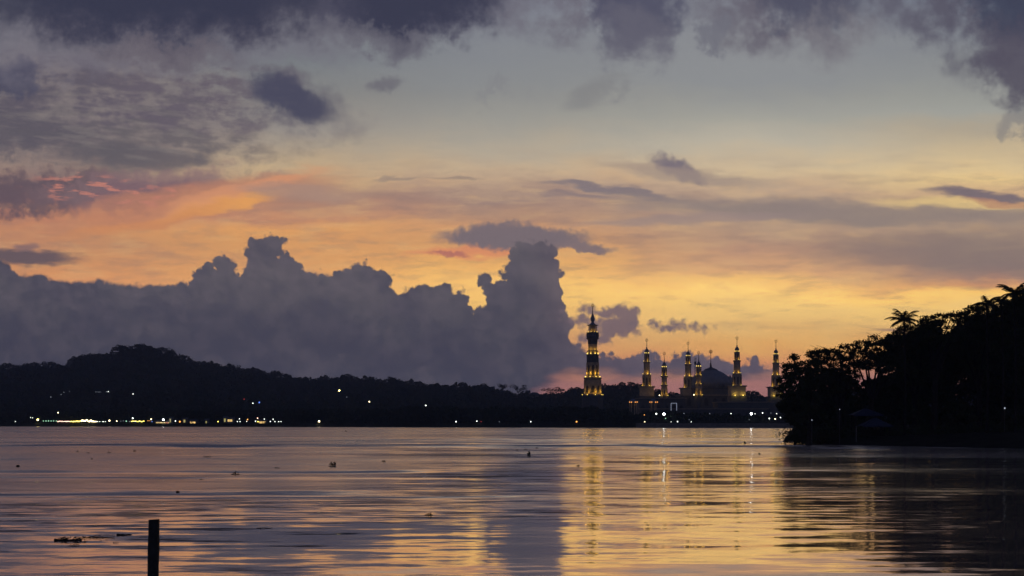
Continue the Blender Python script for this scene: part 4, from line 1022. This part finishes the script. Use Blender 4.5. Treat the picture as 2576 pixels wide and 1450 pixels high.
# ------------------------------------------------------------------ the post in front
D = 25.0; a = P(387, 1308, D)
t = thing('mooring_post', 'dark upright post standing in the water at lower left', 'post', (a.x - .03, D, -1.5)); ph = a.z + 1.5
pm = MB(); n = 18; prof = []
for i in range(15):
    z = ph * i / 14; prof.append((.098 + .004*math.sin(i*1.7) + (.004 if i % 5 == 0 else 0), z))
pm.lathe(prof + [(.090, ph + .006)], n)
vs = []
for (x, y, z) in pm.v: vs.append((x + z * .008 + .006*math.sin(z*1.9) + .0025*math.sin(z*9+x*40), y, z + (x * .06 if z > ph - .05 else 0)))
pm.v = vs; pm.build('shaft', 'post', t)
MB().ring((.045, -.10, ph-.95), .014, .005, 10).build('bolt', 'steel', t)

# ------------------------------------------------------------------ drifting plants and sticks
def wpos(px, py): d = CH * F / (py - HY); return Vector(((px - CX) / F * d, d, 0)), d
def plant(px, py, wpx, hpx, label, seed, upright=True):
    wpx *= .85; hpx *= .8
    p_, d = wpos(px, py); rnd = random.Random(seed); k = d / F; W = wpx * k; Hh = hpx * k
    t = thing('water_plant', label, 'water plant', (p_.x, p_.y, 0), 0, 'plants drifting on the river')
    mt = MB()
    for _ in range(9):
        x = rnd.uniform(-.42,.42)*W; y = rnd.uniform(-.25,.25)*W; r_ = rnd.uniform(.10,.2)*W
        mt.ball((x,y,.01), r_, 8, 5, (1,.8,min(.25,.05/max(r_,.01))))
    mt.build('root_mat','weed',t)
    lf = MB()
    for q in range(16):
        x0 = rnd.uniform(-.3,.3)*W; y0 = rnd.uniform(-.2,.2)*W; ang = rnd.uniform(0,6.28); ln = rnd.uniform(.2,.75)*Hh*(1.2 if q % 4 == 0 else .7); tilt = rnd.uniform(.1,.9)
        tip = Vector((x0+math.cos(ang)*ln*tilt*.7, y0+math.sin(ang)*ln*tilt*.7, ln)); r_ = Hh*rnd.uniform(.2,.34)
        lf.tube([(x0,y0,0),tuple(tip)],[Hh*.035,Hh*.022],4)
        u = Vector((math.cos(ang+1.57),math.sin(ang+1.57),0)); v_ = Vector((math.cos(ang)*.4,math.sin(ang)*.4,.9)).normalized()
        lf.add([tip-v_*.2*r_, tip+u*r_*.8+v_*.3*r_, tip+u*r_*.6+v_*1.2*r_, tip+v_*1.7*r_, tip-u*r_*.6+v_*1.2*r_, tip-u*r_*.8+v_*.3*r_], [(0,1,2,3,4,5)])
    lf.build('leaves','weed',t)
PL = [(837,1174,26,15,'largest drifting water plant, with upright leaves, left of centre'),(1330,1146,16,11,'upright water plant drifting above the cloud tower reflection'),(1079,1296,22,8,'nearest leafy water plant, low in the centre of the river'),
 (593,1194,30,8,'flat water plant with a trailing stalk, left of the largest one'),(1455,1173,15,5,'small plant left of the tallest minaret reflection'),(965,1162,14,5,'small plant right of the largest drifting plant'),
 (506,1207,14,3,'thin low plant below the flat trailing one'),(520,1150,26,4,'wide flat patch of weed on the left half of the river'),(231,1156,8,4,'small dark weed clump under the far left row'),
 (195,1137,7,5,'leftmost plant of the far row at left'),(222,1140,10,3,'second plant of the far row at left, flat'),(275,1139,12,4,'third plant of the far row at left'),(338,1136,10,4,'rightmost plant of the far row at left'),
 (697,1178,18,4,'low weed clump between the trailing plant and the largest plant'),(870,1086,8,4,'tiny far plant close to the far bank, left of centre'),(1392,1087,7,2,'tiny far plant near the far bank at centre'),
 (1301,1133,10,3,'left of three small plants above the upright one'),(1323,1131,9,3,'middle of three small plants above the upright one'),(1350,1128,12,3,'right of three small plants above the upright one'),
 (1874,1117,10,8,'thin upright plant on the water near the wooded point'),(1910,1143,9,5,'small round plant in the orange reflection by the point'),(2017,1142,12,4,'plant in the dark reflection under the leftmost tree')]
for q, (px, py, w_, h_, lab) in enumerate(PL): plant(px, py, w_, h_, lab, q + 3)
for (px, py, r_, lab) in [(447,1240,.075,'round dark coconut floating above the post'),(45,1175,.07,'round dark coconut floating at the far left')]:
    p_, d = wpos(px, py); rr = 4.2 * d / F
    o = MB().ball((0,0,0), rr, 14, 10, (1.1,1,.95)).build('coconut','drift',None,(p_.x,p_.y,rr*.35)); tag(o, lab, 'coconut', 'coconuts floating on the river')
def stick(px0, px1, py, label, twigs, th, seed, name='driftwood'):
    p0_, d = wpos(px0, py); p1_, _ = wpos(px1, py); rnd = random.Random(seed); L_ = p1_.x - p0_.x
    t = thing(name, label, 'driftwood', (p0_.x, p0_.y, 0), 0, 'driftwood on the river')
    mb = MB(); n = 7
    pts = [(L_*i/n, rnd.uniform(-.04,.04)*2, .01+rnd.uniform(-.01,.02)) for i in range(n+1)]
    mb.tube(pts, [th*(1-.55*i/n) for i in range(n+1)], 6); mb.build('stem','drift',t)
    tb = MB()
    for _ in range(twigs):
        s_ = pts[rnd.randint(1,n-1)]; tb.tube([s_, (s_[0]+rnd.uniform(-.2,.25), s_[1]+rnd.uniform(-.3,.3), rnd.uniform(.02,.12)), (s_[0]+rnd.uniform(-.35,.45), s_[1]+rnd.uniform(-.6,.6), rnd.uniform(-.02,.08))],[th*.4,th*.3,th*.12],4)
    if twigs: tb.build('twigs','drift',t)
stick(138, 206, 1360, 'long forked branch floating at lower left', 16, .045, 1)
stick(206, 288, 1353, 'thin twiggy branch floating right of the long forked one', 9, .018, 2)
stick(294, 331, 1346, 'smooth floating stick left of the post', 0, .03, 3)
stick(646, 686, 1329, 'thin straight stick floating right of the post', 0, .012, 4)
stick(176, 200, 1371, 'short twig below the long forked branch', 3, .01, 5)
stick(284, 298, 1366, 'short bare twig below the smooth stick', 0, .01, 6)

# ------------------------------------------------------------------ evening air
hz = bpy.data.materials.new('haze'); hz.use_nodes = True; G.nt = hz.node_tree; hz.node_tree.nodes.clear()
pv = hz.node_tree.nodes.new('ShaderNodeVolumePrincipled'); pv.inputs['Color'].default_value = (.62, .74, 1, 1); pv.inputs['Density'].default_value = 1.35e-4
ho = hz.node_tree.nodes.new('ShaderNodeOutputMaterial'); hz.node_tree.links.new(pv.outputs[0], ho.inputs['Volume'])
hb_ = MB().box((0, 1400, 86), (3300, 3100, 178)).build('haze', hz); tag(hb_, 'thin blue evening haze over the river', None, kind='stuff')
